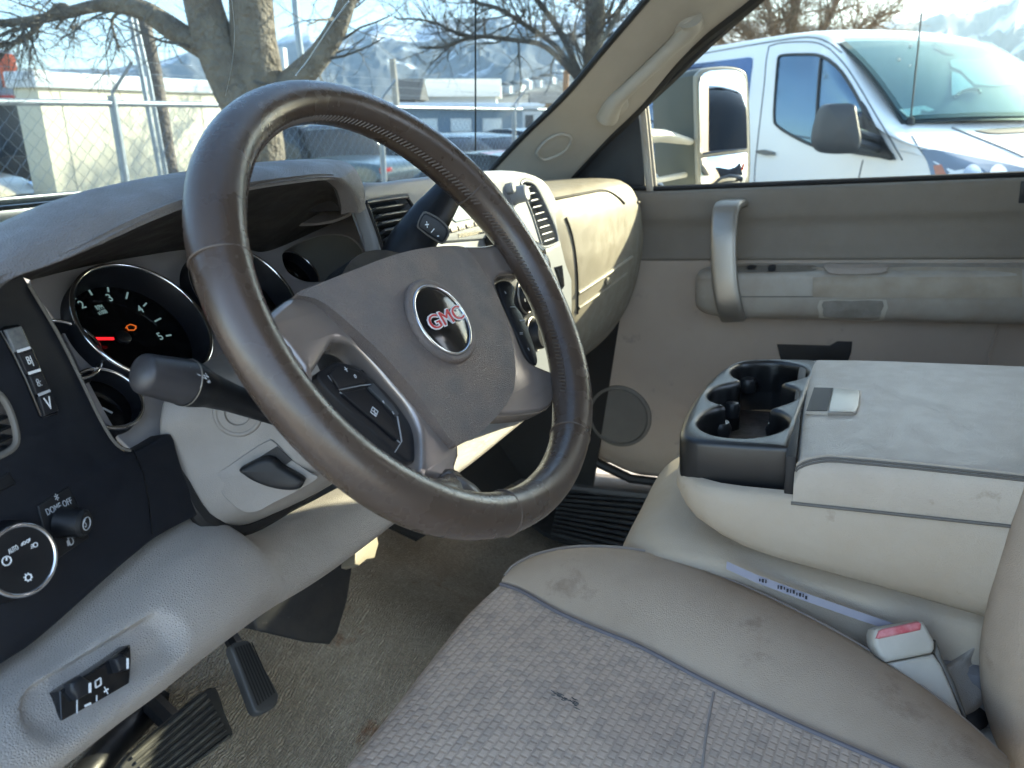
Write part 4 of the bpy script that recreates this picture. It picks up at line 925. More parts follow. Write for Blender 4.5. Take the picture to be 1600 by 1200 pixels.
# ================================================================== CENTRE CONSOLE (folded middle seat back with cup holders)
con = thing('centre_console', 'beige fold down centre armrest with charcoal cup holder tray at its front', 'console', (.93, -.2, -.47))
ZT = -.304
TP = Plane((.93, .05, ZT), (0, 0, 1), (0, 1, 0))
zt3 = zz(1040, 540, 5.0)
tray = zt3((1206, 112), (1100, 104), (900, 100), (700, 104), (580, 122), (480, 160), (380, 230), (270, 350), (180, 480), (128, 600), (110, 680), (150, 720), (260, 745), (420, 758), (620, 772), (800, 782), (966, 792), (1040, 560), (1120, 340))
holes = zt3((252, 590), (290, 650), (400, 695), (600, 713), (800, 690), (920, 640), (960, 600), (945, 552), (885, 512), (812, 490), (885, 462), (995, 420), (1033, 380), (1010, 330), (905, 290), (1000, 265), (1080, 240), (1106, 205), (1060, 160), (900, 125), (760, 120), (620, 130), (545, 160), (514, 200), (540, 238), (590, 265), (540, 285), (430, 310), (352, 345), (332, 390), (370, 430), (470, 465), (400, 480), (310, 520))
tu = [TP.uv(*p) for p in tray]; hu = [TP.uv(*p) for p in holes]
outl = cr(tu[:13], 4) + [A_(p) for p in tu[13:]]
part('cup_tray', cplate(outl, [cr(hu, 3, True)], .052, .006, TP.o, TP.u, TP.v, 0), M['cup'], con, 'charcoal tray with three joined cup holders')
hw_ = [TP.P(*p) for p in cr(hu, 3, True)]
part('cup_wall', grid([[p + A_([0, 0, d]) for p in hw_] for d in (-.008, -.05, -.072)], False, True), M['cup'], con)
part('cup_floor', box((.935, .07, -.374), (.26, .13, .006)), M['grime'], con, 'grimy bottom of the cup holders')
for p, s_ in ((zt3((430, 590)), 1), (zt3((870, 600)), 1), (zt3((640, 250)), 1), (zt3((520, 440)), .8), (zt3((1010, 215)), .8)):
    q = TP.at(*p[0], -.022); part('cup_grip', lathe(q - A_([0, 0, .02]), (0, 0, 1), [(.011 * s_, 0), (.013 * s_, .012), (.010 * s_, .019), (1e-6, .021)], 20), M['cup'], con)
lat = part('tray_edge', join(box((.925, .0225, -.336), (.352, .010, .060), None, .002)), M['seal'], con)
# lid and body
def sidebox(x0, x1, prof_, bev, nm, m, lab):
    return part(nm, cplate(prof_, [], x1 - x0, bev, (x0, 0, 0), (0, -1, 0), (0, 0, 1), 0), m, con, lab)
lv = []
ysl = [.0185, .0135, .006, -.012, -.06, -.15, -.30, -.50, -.70]
topz = [-.318, -.308, -.3045, -.3035, -.302, -.3015, -.3015, -.302, -.303]
sec = lambda y, zt_: [A_([.742, y, -.352]), A_([.741, y, -.335]), A_([.744, y, zt_ - .012]), A_([.752, y, zt_ - .003]), A_([.768, y, zt_]), A_([.84, y, zt_ + .002]), A_([.93, y, zt_ + .0025]), A_([1.03, y, zt_ + .002]), A_([1.095, y, zt_]), A_([1.110, y, zt_ - .004]), A_([1.118, y, zt_ - .014]), A_([1.12, y, -.352])]
lidVF = loft([[p + A_([0, 0, 0]) for p in sec(y, zt_)] for y, zt_ in zip(ysl, topz)], 4, 5)
lid = part('armrest_lid', join(shell(lidVF, .006, (.9, 0, 1)), box((.93, .012, -.335), (.36, .008, .035), None, .002)), M['vinyl'], con, 'stained vinyl lid of the armrest')
for off, r in ((0, .0016), (4.5, .0013), (9, .0013)):
    pts = []
    for x, y in ((1244, 728 + off * .9), (1256, 719 + off), (1275, 714 + off), (1300, 712 + off), (1350, 716 + off), (1420, 722.5 + off), (1500, 731 + off), (1610, 743 + off)):
        q, n = hit(lidVF, x, y)
        if q is not None: pts.append(q + n * .0003)
    if len(pts) > 3: part('lid_piping', tube(resample(cr(pts, 5), 60), r, 6), M['taupe'] if off else M['vinyl'], lid, 'dark stitched line' if off else None)
LP = Plane((.93, -.05, -.3015), (0, 0, 1), (0, 1, 0))
part('latch_pocket', LP.plate(zt3((1092, 512), (1156, 318), (1200, 308), (1440, 330), (1530, 345), (1528, 420), (1510, 500), (1480, 528), (1300, 530)), .004, .0008, .0028, sm=1), M['vinyl'], lid)
part('latch_hollow', LP.plate(zt3((1100, 506), (1160, 326), (1310, 330), (1262, 508)), .004, 0, .0034, sm=1), M['seal'], lid)
part('latch', LP.plate(zt3((1268, 516), (1306, 330), (1420, 338), (1516, 350), (1522, 380), (1510, 470), (1490, 512), (1470, 520)), .006, .0015, .0052, sm=1), M['satin'], lid, 'silver lid latch')
lowp = [(1056, 728), (1056, 760), (1062, 790), (1074, 815), (1098, 848), (1130, 868), (1180, 890), (1300, 921), (1420, 956), (1560, 1000)]
lowpt = [S(*p, x=.748) for p in lowp]
low_y = [q[1] for q in lowpt][::-1] + []; low_z = [q[2] for q in lowpt][::-1]
zb_at = lambda y: float(np.interp(y, [-.7, -.17, -.02, .03, .065, .10, .13, .146], [-.60, -.478, -.452, -.442, -.433, -.418, -.402, -.388]))
plan = [TP.P(a, b)[:2] for a, b in outl]
pm_ = [A_([p[0], p[1]]) for p in plan]
far_i = max(range(len(pm_)), key=lambda i: pm_[i][0] - 2 * abs(pm_[i][1]))
front_ = [p for p in cr(tu[:12], 4)]
fp = [A_([TP.P(*p)[0], TP.P(*p)[1]]) for p in front_]                     # far rear corner -> front -> near side
fp = [A_([fp[0][0], y]) for y in (-.7, -.5, -.3, -.15, -.05)] + fp + [A_([.7565, .122]), A_([.7465, .098]), A_([.7438, .075])] + [A_([.7435, y]) for y in (.05, .02, -.05, -.12, -.2, -.3, -.5, -.7)]
fp = resample(fp, 90); fc = A_([.93, -.1])
rings = []
for f_, ins in ((0, .012), (.02, .004), (.06, -.001), (.2, -.004), (.45, -.003), (.68, .004), (.84, .016), (.94, .034), (1.0, .07)):
    ring = []
    for p in fp:
        d = fc - p; d[1] *= .6; d /= np.linalg.norm(d)
        zt_ = -.3455; ring.append(A_([*(p + d * ins), zt_ + (zb_at(p[1]) - zt_) * f_]))
    rings.append(ring)
body = shell(grid(rings), .004, (.9, -.1, 3))
body = grid(rings)
part('console_body', body, M['vinylcloth'], con, 'cream cloth underside of the folded seat back', 180)
part('console_seam', tube([A_([.7405, y, -.3525]) for y in (.02, -.05, -.1, -.3, -.6)], .0016, 6), M['taupe'], con)
tsk = [S(*p, x=.738) for p in ((1058, 692), (1057, 724), (1076, 741), (1120, 756), (1180, 764), (1246, 771), (1240, 716))]

# ================================================================== SEATS
def clothmat():                              # woven squares with darker checks
    m = mat('patterned_cloth', (.57, .455, .37), .92, var=(10, (.51, .405, .33)), stain=(13, (.40, .325, .27), .60))
    t = m.node_tree; p = t.nodes['Principled BSDF']; L = t.links.new; N = t.nodes.new; tc = [n for n in t.nodes if n.type == 'TEX_COORD'][0]
    mp_ = N('ShaderNodeMapping'); mp_.inputs['Rotation'].default_value = (0, 0, radians(8)); L(tc.outputs['Object'], mp_.inputs[0])
    def brick(scale, bw, rh, ms):
        b = N('ShaderNodeTexBrick'); b.inputs['Scale'].default_value = scale; b.inputs['Brick Width'].default_value = bw; b.inputs['Row Height'].default_value = rh
        b.inputs['Mortar Size'].default_value = ms; b.inputs['Mortar Smooth'].default_value = 1.0; b.offset = 0.5
        b.inputs['Color1'].default_value = (1, 1, 1, 1); b.inputs['Color2'].default_value = (.88, .88, .88, 1); b.inputs['Mortar'].default_value = (0, 0, 0, 1); L(mp_.outputs[0], b.inputs[0]); return b
    b1 = brick(50, .42, .38, .10)
    bu = N('ShaderNodeBump'); bu.inputs['Strength'].default_value = .55; bu.inputs['Distance'].default_value = .0014; L(b1.outputs['Color'], bu.inputs['Height'])
    n2 = N('ShaderNodeTexNoise'); n2.inputs['Scale'].default_value = 900; L(tc.outputs['Object'], n2.inputs['Vector'])
    bu2 = N('ShaderNodeBump'); bu2.inputs['Strength'].default_value = .4; bu2.inputs['Distance'].default_value = .0005; L(n2.outputs[0], bu2.inputs['Height']); L(bu.outputs[0], bu2.inputs['Normal']); L(bu2.outputs[0], p.inputs['Normal'])
    old = p.inputs['Base Color'].links[0].from_socket
    wn_ = N('ShaderNodeTexWhiteNoise'); wn_.noise_dimensions = '2D'; fl = N('ShaderNodeVectorMath'); fl.operation = 'SNAP'; fl.inputs[1].default_value = (.0084, .0076, 1); L(mp_.outputs[0], fl.inputs[0]); L(fl.outputs[0], wn_.inputs['Vector'])
    mr = N('ShaderNodeMapRange'); mr.inputs[1].default_value = .66; mr.inputs[2].default_value = .74; mr.inputs[3].default_value = 0; mr.inputs[4].default_value = .30; L(wn_.outputs['Value'], mr.inputs[0])
    mx = N('ShaderNodeMix'); mx.data_type = 'RGBA'; L(mr.outputs[0], mx.inputs[0]); L(old, mx.inputs[6]); mx.inputs[7].default_value = (.27, .235, .215, 1)
    mo = N('ShaderNodeMapRange'); mo.inputs[1].default_value = 0; mo.inputs[2].default_value = 1; mo.inputs[3].default_value = .86; mo.inputs[4].default_value = 1.03; L(b1.outputs['Color'], mo.inputs[0])
    mu = N('ShaderNodeMix'); mu.data_type = 'RGBA'; mu.blend_type = 'MULTIPLY'; mu.inputs[0].default_value = 1; L(mx.outputs[2], mu.inputs[6]); L(mo.outputs[0], mu.inputs[7]); L(mu.outputs[2], p.inputs['Base Color']); return m
seat = thing('driver_seat', 'driver seat with patterned cloth cushion and plain raised bolster', 'seat', (.45, 0, -.6))
pip = [(752, 905), (782, 914), (803, 920), (826, 931), (864, 954), (902, 972), (955, 994), (1000, 1012), (1112, 1071), (1225, 1125), (1337, 1174), (1430, 1215), (1560, 1275)]
pz = [-.475, -.462, -.461, -.462, -.465, -.468, -.471, -.474, -.480, -.488, -.496, -.503, -.512]
pip3 = [S(*p, z=z) for p, z in zip(pip, pz)]
out = [(790, 902), (800, 888), (820, 876), (842, 867), (890, 857), (950, 856), (1010, 863), (1080, 884), (1180, 924), (1300, 984), (1400, 1044), (1500, 1118), (1580, 1190)]
oz = [-.463, -.458, -.455, -.452, -.450, -.450, -.453, -.458, -.468, -.485, -.500, -.518, -.538]
out3 = [S(*p, z=z) for p, z in zip(out, oz)]
nseg = 40
pr_, or_ = resample(cr(pip3[1:], 6), nseg), resample(cr(out3, 6), nseg)
md = lambda k, h: [a * (1 - k) + b * k + A_([0, 0, h]) * min(1, .25 + i / 6) for i, (a, b) in enumerate(zip(pr_, or_))]
bolV = grid([[p + A_([0, 0, -.012]) for p in pr_], [p + A_([0, 0, -.003]) for p in pr_], md(.10, .004), md(.28, .012), md(.5, .015), md(.72, .012), md(.9, .006), or_, [p + A_([.010, .006, -.010]) for p in or_], [p + A_([.016, .008, -.045]) for p in or_], [p + A_([.01, .0, -.16]) for p in or_]])
part('side_bolster', shell(bolV, .004, (.5, 0, 1)), M['fabric'], seat, 'plain beige right side bolster')
ed = [p + A_([.006, .003, -.003]) for p in or_]
part('bolster_piping', tube(ed, .0026, 8), mat('piping', (.36, .32, .29), .8), seat)
# insert: from the bolster seam across to the left side, with a rolled front edge
fr = [(782, 914), (756, 938), (730, 966), (680, 1030), (620, 1108), (570, 1170), (520, 1235), (420, 1370)]
fz = [-.462, -.464, -.465, -.466, -.467, -.468, -.468, -.469]
fr3 = resample(cr([S(*p, z=z) for p, z in zip(fr, fz)], 6), 30)
W_ = len(fr3); rows = []
base_dir = [resample([p, p], nseg) for p in fr3]
left_end = fr3[-1]
for j in range(W_):
    f = j / (W_ - 1); rows.append([pr_[i] + (fr3[j] - fr3[0]) + A_([0, -.004 * (i / nseg), .012 * sin(pi * min(f * 1.15, 1)) * min(1, i / 8) - .012 * (1 - min(1, i / 3)) * 0]) for i in range(nseg)])
front = [[p + A_([0, .010, -.010]) for p in fr3], [p + A_([0, .018, -.04]) for p in fr3], [p + A_([0, .01, -.14]) for p in fr3]]
insV = grid([[r[i] for r in rows] for i in range(nseg)])
insV = grid(list(reversed([[p + A_([0, .004, -.003]) for p in fr3]] + front)) [:0] + [front[2], front[1], front[0]] + [[r[i] for r in rows] for i in range(nseg)])
part('seat_cushion', shell(insV, .004, (.5, 0, 1)), clothmat(), seat, 'woven check cloth cushion with a dark scuff')
part('cushion_seam', tube([p + A_([0, 0, .001]) for p in pr_], .0022, 6), mat('seam_thread', (.16, .15, .165), .8), seat)
sm_ = []
for p in ((1115, 1082), (1110, 1110), (1104, 1140), (1100, 1175), (1096, 1210)):
    q, n = hit(insV, *p)
    if q is not None: sm_.append(q + n * .0003)
part('cushion_seam', tube(sm_, .0012, 6), mat('seam_light', (.30, .27, .255), .9), seat)
ink = []
rsc = random.Random(4)
for k in range(30):
    f = rsc.random(); x0_, y0_ = 862 + 36 * f + rsc.gauss(0, 3.5), 1078 + 25 * f + rsc.gauss(0, 3.0); l_ = rsc.uniform(3, 8 + 4 * f); a, b = (x0_, y0_), (x0_ + l_, y0_ + l_ * .5 + rsc.gauss(0, 1))
    if True:
        qa, na = hit(insV, *a); qb, nb = hit(insV, *b)
    if qa is not None and qb is not None: ink.append(tube(resample([qa + na * .0005, qb + nb * .0005], 5), [.0003, .0006, .0008, .0006, .0003], 5, flat=(na, .25)))
part('scuff_mark', join(*ink), mat('scuff', (.05, .048, .048), .9, var=(700, (.2, .19, .18))), seat, 'dark scuff on the cushion')
bk = []
for p in ((1690, 640), (1656, 740), (1612, 850), (1576, 960), (1558, 1045), (1562, 1120), (1588, 1200), (1640, 1290)):
    bk.append(S(p[0] + 86, p[1], x=.735))
bkp = resample(cr(bk, 6), 16); tilt = bkp[0] - bkp[4]; tilt /= np.linalg.norm(tilt)
up_ = [bkp[0] + A_([0, -.36, 1.0]) * d for d in (.50, .44, .34, .24, .12)]
rows = []
for i, c in enumerate(up_ + bkp):
    r = .058 * (1 if i > 1 else (.45, .85)[i]); d = .10 * (1 if i > 0 else .5); L0 = .175
    sec = [(c[0] + r * .75, -d - .05), (c[0] + r, -d * .4), (c[0] + r, 0), (c[0] + r * .72, r * .72), (c[0], r), (c[0] - r * .72, r * .72), (c[0] - r * 1.15, r * .25), (c[0] - .20, r * .12), (L0 + r * 1.15, r * .25), (L0 + r * .72, r * .72), (L0, r), (L0 - r * .72, r * .72), (L0 - r, 0), (L0 - r, -d * .4), (L0 - r * .75, -d - .05), (.45, -d - .07)]
    rows.append([A_([x, c[1] + y, c[2]]) for x, y in sec])
V, F = loft(rows, 3, 4, False, True); n_ = 16 * 4
F.append(tuple(range(n_)))
part('backrest', (V, F), M['fabric'], seat, 'edge of the driver seat back at the right of the photo')
# middle seat cushion
ms = thing('middle_seat', 'cream middle seat cushion below the folded armrest', 'seat', (.93, 0, -.6))
mout_ = [S(*p, z=z) for p, z in (((1058, 752), -.40), ((1040, 775), -.41), ((1020, 805), -.43), ((1006, 835), -.45), ((998, 866), -.475))]
msec = [A_([0, .215, -.62]), A_([0, .222, -.52]), A_([0, .212, -.47]), A_([0, .185, -.440]), A_([0, .14, -.428]), A_([0, 0, -.446]), A_([0, -.2, -.47]), A_([0, -.5, -.50])]
mx_ = [.762, .770, .785, .82, .93, 1.04, 1.085, 1.105]; mzo = [-.10, -.03, -.012, -.003, 0, -.003, -.02, -.08]
msVF = loft([[p + A_([x, (-.012 if z < -.01 else 0), z]) for p in msec] for x, z in zip(mx_, mzo)], 4, 5)
part('seat_cushion', shell(msVF, .004, (.9, 0, 2)), M['vinylcloth'], ms)
part('seat_side', box((.765, -.14, -.60), (.03, .66, .16), None, .01), mat('seat_side_shade', (.20, .195, .20), .9), ms)  # bluish shadow of the gap painted into the seat side colour
tagp = [S(*p, x=.758) for p in ((1136, 880), (1180, 900), (1260, 930), (1340, 958), (1420, 985))]
tg = solo('care_label', shell(grid([[p + A_([-.003, 0, .004]) for p in tagp], [p + A_([-.007, 0, -.003]) for p in tagp]]), .0006), M['paper'], 'pale printed label strip tucked under the armrest', 'label', tuple(tagp[2]))
part('label_print', join(*[box(tagp[1] * (1 - f) + tagp[2] * f + A_([-.0062, 0, .001 + .0006 * (k % 3)]), (.0006, .0012 + .0008 * (k % 2), .004 if k % 4 else .003)) for k, f in enumerate(np.linspace(.1, 1.0, 16)) if k not in (3, 4, 5)]), M['ink'], tg, kind='stuff')
# passenger seat: mostly behind the armrest
psn = thing('passenger_seat', 'beige passenger seat edge against the door at the right', 'seat', (1.4, -.3, -.6))
part('seat_cushion', box((1.40, -.25, -.56), (.46, .60, .16), None, .05, 4), M['fabric'], psn)
part('backrest', box((1.42, -.50, -.10), (.44, .14, .80), [[1, 0, 0], [0, cos(.2), sin(.2)], [0, -sin(.2), cos(.2)]], .06, 4), M['fabric'], psn)
part('headrest', box((1.42, -.62, .36), (.26, .10, .17), None, .04, 3), M['fabric'], psn)
# buckle and belt
bkl = thing('seat_belt_buckle', 'beige seat belt buckle with faded red button beside the armrest', 'seat belt buckle', S(1490, 1110, d=.92))
zq = zz(1300, 900, 4.0)
fwd = A_([-.80, -.25, .55])
bq = Plane(S(1415, 1010, d=.875), fwd, S(1410, 985, d=.87) - S(1480, 1105, d=.92))
part('buckle_head', bq.plate(zq((262, 375), (272, 338), (300, 325), (555, 282), (580, 290), (610, 340), (650, 415), (648, 460), (630, 486), (345, 542), (300, 500), (265, 430)), .026, .005, .010, sm=1), M['buckle'], bkl)
part('release_button', bq.plate(zq((278, 392), (296, 345), (320, 332), (545, 285), (562, 300), (556, 338), (300, 393)), .02, .002, .0125, sm=1), M['red'], bkl, 'faded red release button')
part('buckle_stem', bq.plate(zq((345, 545), (640, 488), (690, 560), (760, 720), (830, 900), (800, 905), (700, 840), (560, 720), (420, 600)), .022, .004, .006, sm=1), M['buckle'], bkl)
part('buckle_side', bq.plate(zq((655, 400), (700, 520), (770, 660), (850, 880), (830, 905), (740, 700), (640, 490)), .03, .003, .002, sm=1), M['taupe'], bkl)
sbp = [S(*q_, d=d) for q_, d in zip(zq((905, 350), (835, 400), (828, 470), (790, 560), (850, 620), (910, 760), (890, 830)), (.95, .94, .935, .93, .935, .94, .95))]
wv_ = [A_([.02, -.02, .012]), A_([.010, -.025, .01]), A_([.004, -.02, .02]), A_([.028, -.03, .0]), A_([.03, -.02, .01]), A_([.02, -.02, .01]), A_([.025, -.02, .0])]
sbv = loft([[p - o * .75 for p, o in zip(sbp, wv_)], [p + A_([-.003, -.002, .002]) for p in sbp], [p + o * .75 for p, o in zip(sbp, wv_)]], 4, 8)
solo('seat_belt', shell(sbv, .0015), M['belt'], 'grey seat belt webbing folded in the gap behind the buckle', 'seat belt', tuple(sbp[3]))
sol = thing('belt_anchor', 'black bolt cover at the foot of the buckle', 'anchor', S(1520, 1122, d=.95))
part('bolt_cover', lathe(S(1520, 1120, d=.95), (-.5, -.2, .8), [(.013, -.01), (.013, .004), (.008, .008), (1e-6, .008)], 20), M['seal'], sol)
part('anchor_plate', box(S(1535, 1140, d=.97), (.06, .10, .012), None, .004), M['buckle'], sol)
# ================================================================== OUTSIDE: ground, hills, mountains
def solow(name, VF, mats, label=None, cat=None, base=(0, 0, 0), group=None, kind=None, smooth=40):
    return solo(name, VF, mats, label, cat, base, True, group, kind, smooth)
gm = mat('lot_ground', (.36, .33, .28), .9, bump=('noise', 3, .5), var=(.25, (.46, .42, .36)), stain=(.12, (.78, .78, .80), .58))
GS = 3400
solow('ground', grid([[A_([x, y, 0]) for x in (-GS, -60, 60, GS)] for y in (-GS, -60, 60, GS)]), gm, kind='structure')
solow('parking_lot', grid([[A_([x, y, .004]) for x in (-14, 0, 5, 13)] for y in (-16, -4, 4, 9)]), mat('asphalt', (.26, .245, .22), .9, bump=('noise', 60, .5), var=(1.5, (.32, .30, .27)), stain=(.5, (.5, .5, .52), .64)), kind='structure')
rng = np.random.default_rng(5)
def vnoise(x, y, seed=0):                    # smooth value noise
    xi, yi = np.floor(x).astype(int), np.floor(y).astype(int); fx, fy = x - xi, y - yi
    h = lambda a, b: (np.sin(a * 127.1 + b * 311.7 + seed * 74.7) * 43758.5453) % 1.0
    u, v = fx * fx * (3 - 2 * fx), fy * fy * (3 - 2 * fy)
    return (h(xi, yi) * (1 - u) + h(xi + 1, yi) * u) * (1 - v) + (h(xi, yi + 1) * (1 - u) + h(xi + 1, yi + 1) * u) * v
def ridge_noise(x, y, o=5, seed=0):
    s, a, f = 0, 1, 1
    for i in range(o): s = s + a * (1 - abs(2 * vnoise(x * f, y * f, seed + i) - 1)); a *= .5; f *= 2.03
    return s / 2
RIDGE = [(-300, 108), (0, 108), (60, 112), (100, 107), (180, 109), (230, 100), (262, 96), (300, 84), (345, 76), (380, 92), (430, 74), (462, 54), (492, 50), (520, 60), (560, 50), (600, 38), (660, 36), (720, 31), (800, 28), (880, 24), (1000, 22), (1150, 34), (1300, 44), (1345, 40), (1372, 30), (1396, 24), (1440, 13), (1480, 8), (1502, 0), (1560, -28), (1700, -60), (1900, -80)]
def range_mesh(rd, Zn, Zf, base, nx, ny, amp, seed):
    xs_ = np.linspace(rd[0][0], rd[-1][0], nx); ys_ = np.interp(xs_, [a for a, b in rd], [b for a, b in rd]); rows = []
    RN = ridge_noise(*np.broadcast_arrays(xs_[None, :] / 95., np.linspace(0, 1, ny)[:, None] * 2.2 + xs_[None, :] / 300.), 7, seed)
    for j in range(ny):
        f = j / (ny - 1); row = []
        for i_, (x, y) in enumerate(zip(xs_, ys_)):
            Z = Zn + (Zf - Zn) * f; top = WP(x, y, Zf)[2]; q = WG(x, Z)
            r = float(RN[j, i_])
            e = f ** 1.15
            q[2] = base + (top - base) * (e + amp * (r - .62) * (4 * f * (1 - f) + .16 * f)); row.append(q)
        rows.append(row)
    rows.append([p + A_([0, 0, -top]) for p in rows[-1]])
    return grid(rows)
def snowrock():
    m = mat('snowy_mountain', (.085, .088, .075), .95); t = m.node_tree; p = t.nodes['Principled BSDF']; N = t.nodes.new; L = t.links.new
    g = N('ShaderNodeNewGeometry'); n = N('ShaderNodeTexNoise'); n.inputs['Scale'].default_value = .0052; n.inputs['Detail'].default_value = 9; n.inputs['Roughness'].default_value = .62; L(g.outputs['Position'], n.inputs['Vector'])
    sx = N('ShaderNodeSeparateXYZ'); L(g.outputs['Position'], sx.inputs[0]); h = N('ShaderNodeMath'); h.operation = 'MULTIPLY_ADD'; h.inputs[1].default_value = .00084; h.inputs[2].default_value = -.13; L(sx.outputs[2], h.inputs[0])
    a = N('ShaderNodeMath'); a.operation = 'ADD'; L(n.outputs[0], a.inputs[0]); L(h.outputs[0], a.inputs[1])
    r = N('ShaderNodeMapRange'); r.inputs[1].default_value = .56; r.inputs[2].default_value = .64; L(a.outputs[0], r.inputs[0])
    n2 = N('ShaderNodeTexNoise'); n2.inputs['Scale'].default_value = .016; n2.inputs['Detail'].default_value = 6; L(g.outputs['Position'], n2.inputs['Vector'])
    c = N('ShaderNodeMix'); c.data_type = 'RGBA'; L(n2.outputs[0], c.inputs[0]); c.inputs[6].default_value = (.04, .052, .06, 1); c.inputs[7].default_value = (.14, .13, .115, 1)
    x = N('ShaderNodeMix'); x.data_type = 'RGBA'; L(r.outputs[0], x.inputs[0]); L(c.outputs[2], x.inputs[6]); x.inputs[7].default_value = (.82, .84, .88, 1); L(x.outputs[2], p.inputs['Base Color']); return m
solow('mountains', range_mesh(RIDGE, 1250, 3000, 0, 420, 60, .42, 3), snowrock(), kind='structure')
HILL = [(380, 172), (560, 158), (620, 146), (680, 132), (730, 131), (790, 140), (850, 130), (930, 112), (1100, 110), (1300, 120), (1600, 150)]
solow('foothills', range_mesh(HILL, 300, 800, 0, 80, 14, .12, 9), mat('dry_hill', (.30, .25, .18), .95, var=(.012, (.20, .17, .13)), stain=(.02, (.62, .62, .62), .6)), kind='structure')
hw = mat('house_white', (.72, .70, .66), .8); hr = mat('house_roof', (.12, .11, .10), .9)
for k, (x, y) in enumerate([(700, 146), (722, 143), (748, 145), (772, 142), (790, 140), (806, 138), (822, 134), (838, 131), (856, 126), (876, 120), (660, 150), (684, 151), (760, 152), (735, 153)]):
    b = WP(x, y, 560 + 10 * k); W_ = 9 + (k % 3) * 1.5
    h_ = thing('hillside_house', ['small pale house in the row dotted along the dry hillside'][0], 'house', tuple(b), True, 'pale houses along the far hillside')
    part('wall', box(b, (W_, W_, 5.5)), hw, h_); part('roof', join(([b + A_([sx * W_ * .55, sy * W_ * .55, 2.75]) for sx in (-1, 1) for sy in (-1, 1)] + [b + A_([-W_ * .55, 0, 5]), b + A_([W_ * .55, 0, 5])], [(0, 1, 4), (2, 3, 5), (0, 2, 5, 4), (1, 3, 5, 4)])), hr if k % 3 else hw, h_)

# ================================================================== FENCE
FZ0, FDZ, FX0, FDX = 5.5, 2.733, -2.680, 1.353
HF, HR_ = A_([sin(HEAD), cos(HEAD), 0]), A_([cos(HEAD), -sin(HEAD), 0])
fpt = lambda s, z: HF * (FZ0 + FDZ * s) + HR_ * (FX0 + FDX * s) + A_([0, 0, z])
steel = mat('galvanised_steel', (.42, .44, .45), .4, metal=.6, var=(6, (.34, .36, .37)))
RZ = 1.575
fence = thing('chain_link_fence', 'galvanised chain link fence with barbed wire arms beyond the bonnet', 'fence', tuple(fpt(0, 0)), True)
fn_ = np.cross(fpt(1, 0) - fpt(0, 0), A_([0, 0, 1])); fn_ /= np.linalg.norm(fn_)
span = np.linalg.norm(fpt(1, 0) - fpt(0, 0)); s0, s1 = -1.0, 4.0
wv, wf = [], []
n_w = int((s1 - s0) * span / .0505); PZ = .050
for k in range(n_w):
    P = []
    for j in range(int(RZ / PZ) + 1):
        sx = s0 + (k + (.47 if (j + k) % 2 == 0 else -.47)) * .0505 / span
        P.append(fpt(sx, .01 + j * PZ) + fn_ * (.003 if (j + k) % 2 else -.003))
    o = len(wv); r = .0019
    for p in P:
        for t in (0, 2.094, 4.189): wv.append(p + fn_ * r * cos(t) + (fpt(1, 0) - fpt(0, 0)) / span * r * sin(t))
    for j in range(len(P) - 1):
        for c in range(3): wf.append((o + j * 3 + c, o + j * 3 + (c + 1) % 3, o + j * 3 + 3 + (c + 1) % 3, o + j * 3 + 3 + c))
me = bpy.data.meshes.new('wire_mesh'); me.from_pydata([tuple(v - INFO[fence]) for v in wv], [], wf); me.materials.append(steel)
wo = bpy.data.objects.new('wire_mesh', me); COL.objects.link(wo); wo.parent = fence; INFO[wo] = INFO[fence]
part('top_rail', tube([fpt(s0, RZ), fpt(s1, RZ)], .021, 12), steel, fence)
for s_ in (-1, 0, 1, 2, 3, 4):
    part('fence_post', tube([fpt(s_, 0), fpt(s_, RZ + .05)], .029, 12), steel, fence)
    part('barbed_arm', tube([fpt(s_, RZ + .03), fpt(s_, RZ + .07) + HR_ * .01, fpt(s_, RZ + .26) + HR_ * .17], .012, 8), steel, fence)
for q_ in (.12, .19, .26): part('barbed_wire', tube([fpt(s0, RZ + q_) + HR_ * (q_ * .65), fpt(s1, RZ + q_) + HR_ * (q_ * .65)], .0014, 4), steel, fence)

# ================================================================== TREES
def bark(nm, a, b, sc_):
    m = mat(nm, a, .95, bump=('noise', sc_, 1.0), var=(sc_ * .35, b)); n = [n for n in m.node_tree.nodes if n.type == 'BUMP'][0]; n.inputs['Distance'].default_value = .06; return m
def limb(pts, Z, k=1.0):                     # photo points with radius in photo pixels -> world line and radii
    P = [WP(x, y, Z + (dz[0] if dz else 0)) for x, y, r, *dz in pts]; R = [r * Z / FPX * k * .94 for x, y, r, *dz in pts]
    q = cr(P, 5); return q, np.interp(np.linspace(0, 1, len(q)), np.linspace(0, 1, len(R)), R)
def twigs(P, R, n, L, depth, rg, out, up=.25, bias=None, shrink=.62, sides=3, wob=.35):
    P = A_(P)
    for _ in range(n):
        i = rg.integers(max(1, len(P) // 5), len(P) - 1); p = P[i]; t = P[i] - P[i - 1]; t /= np.linalg.norm(t) + 1e-9
        d = t * .7 + rg.normal(size=3) * .75 + A_([0, 0, up]) + (bias if bias is not None else 0); d /= np.linalg.norm(d)
        l = L * rg.uniform(.5, 1.2); Q = [p]; m = 5
        for k in range(m):
            d = d + rg.normal(size=3) * wob * .5 + A_([0, 0, up * .25]); d /= np.linalg.norm(d); Q.append(Q[-1] + d * l / m)
        r0 = min(R[i] * .55, l * .022 + .001); rr_ = np.linspace(r0, max(r0 * .35, .0016), m + 1)
        out.append(tube(Q, rr_, sides, caps=False))
        if depth > 0: twigs(Q, rr_, max(2, n // 3 if depth > 1 else 3), L * shrink, depth - 1, rg, out, up, bias, shrink, sides, wob)
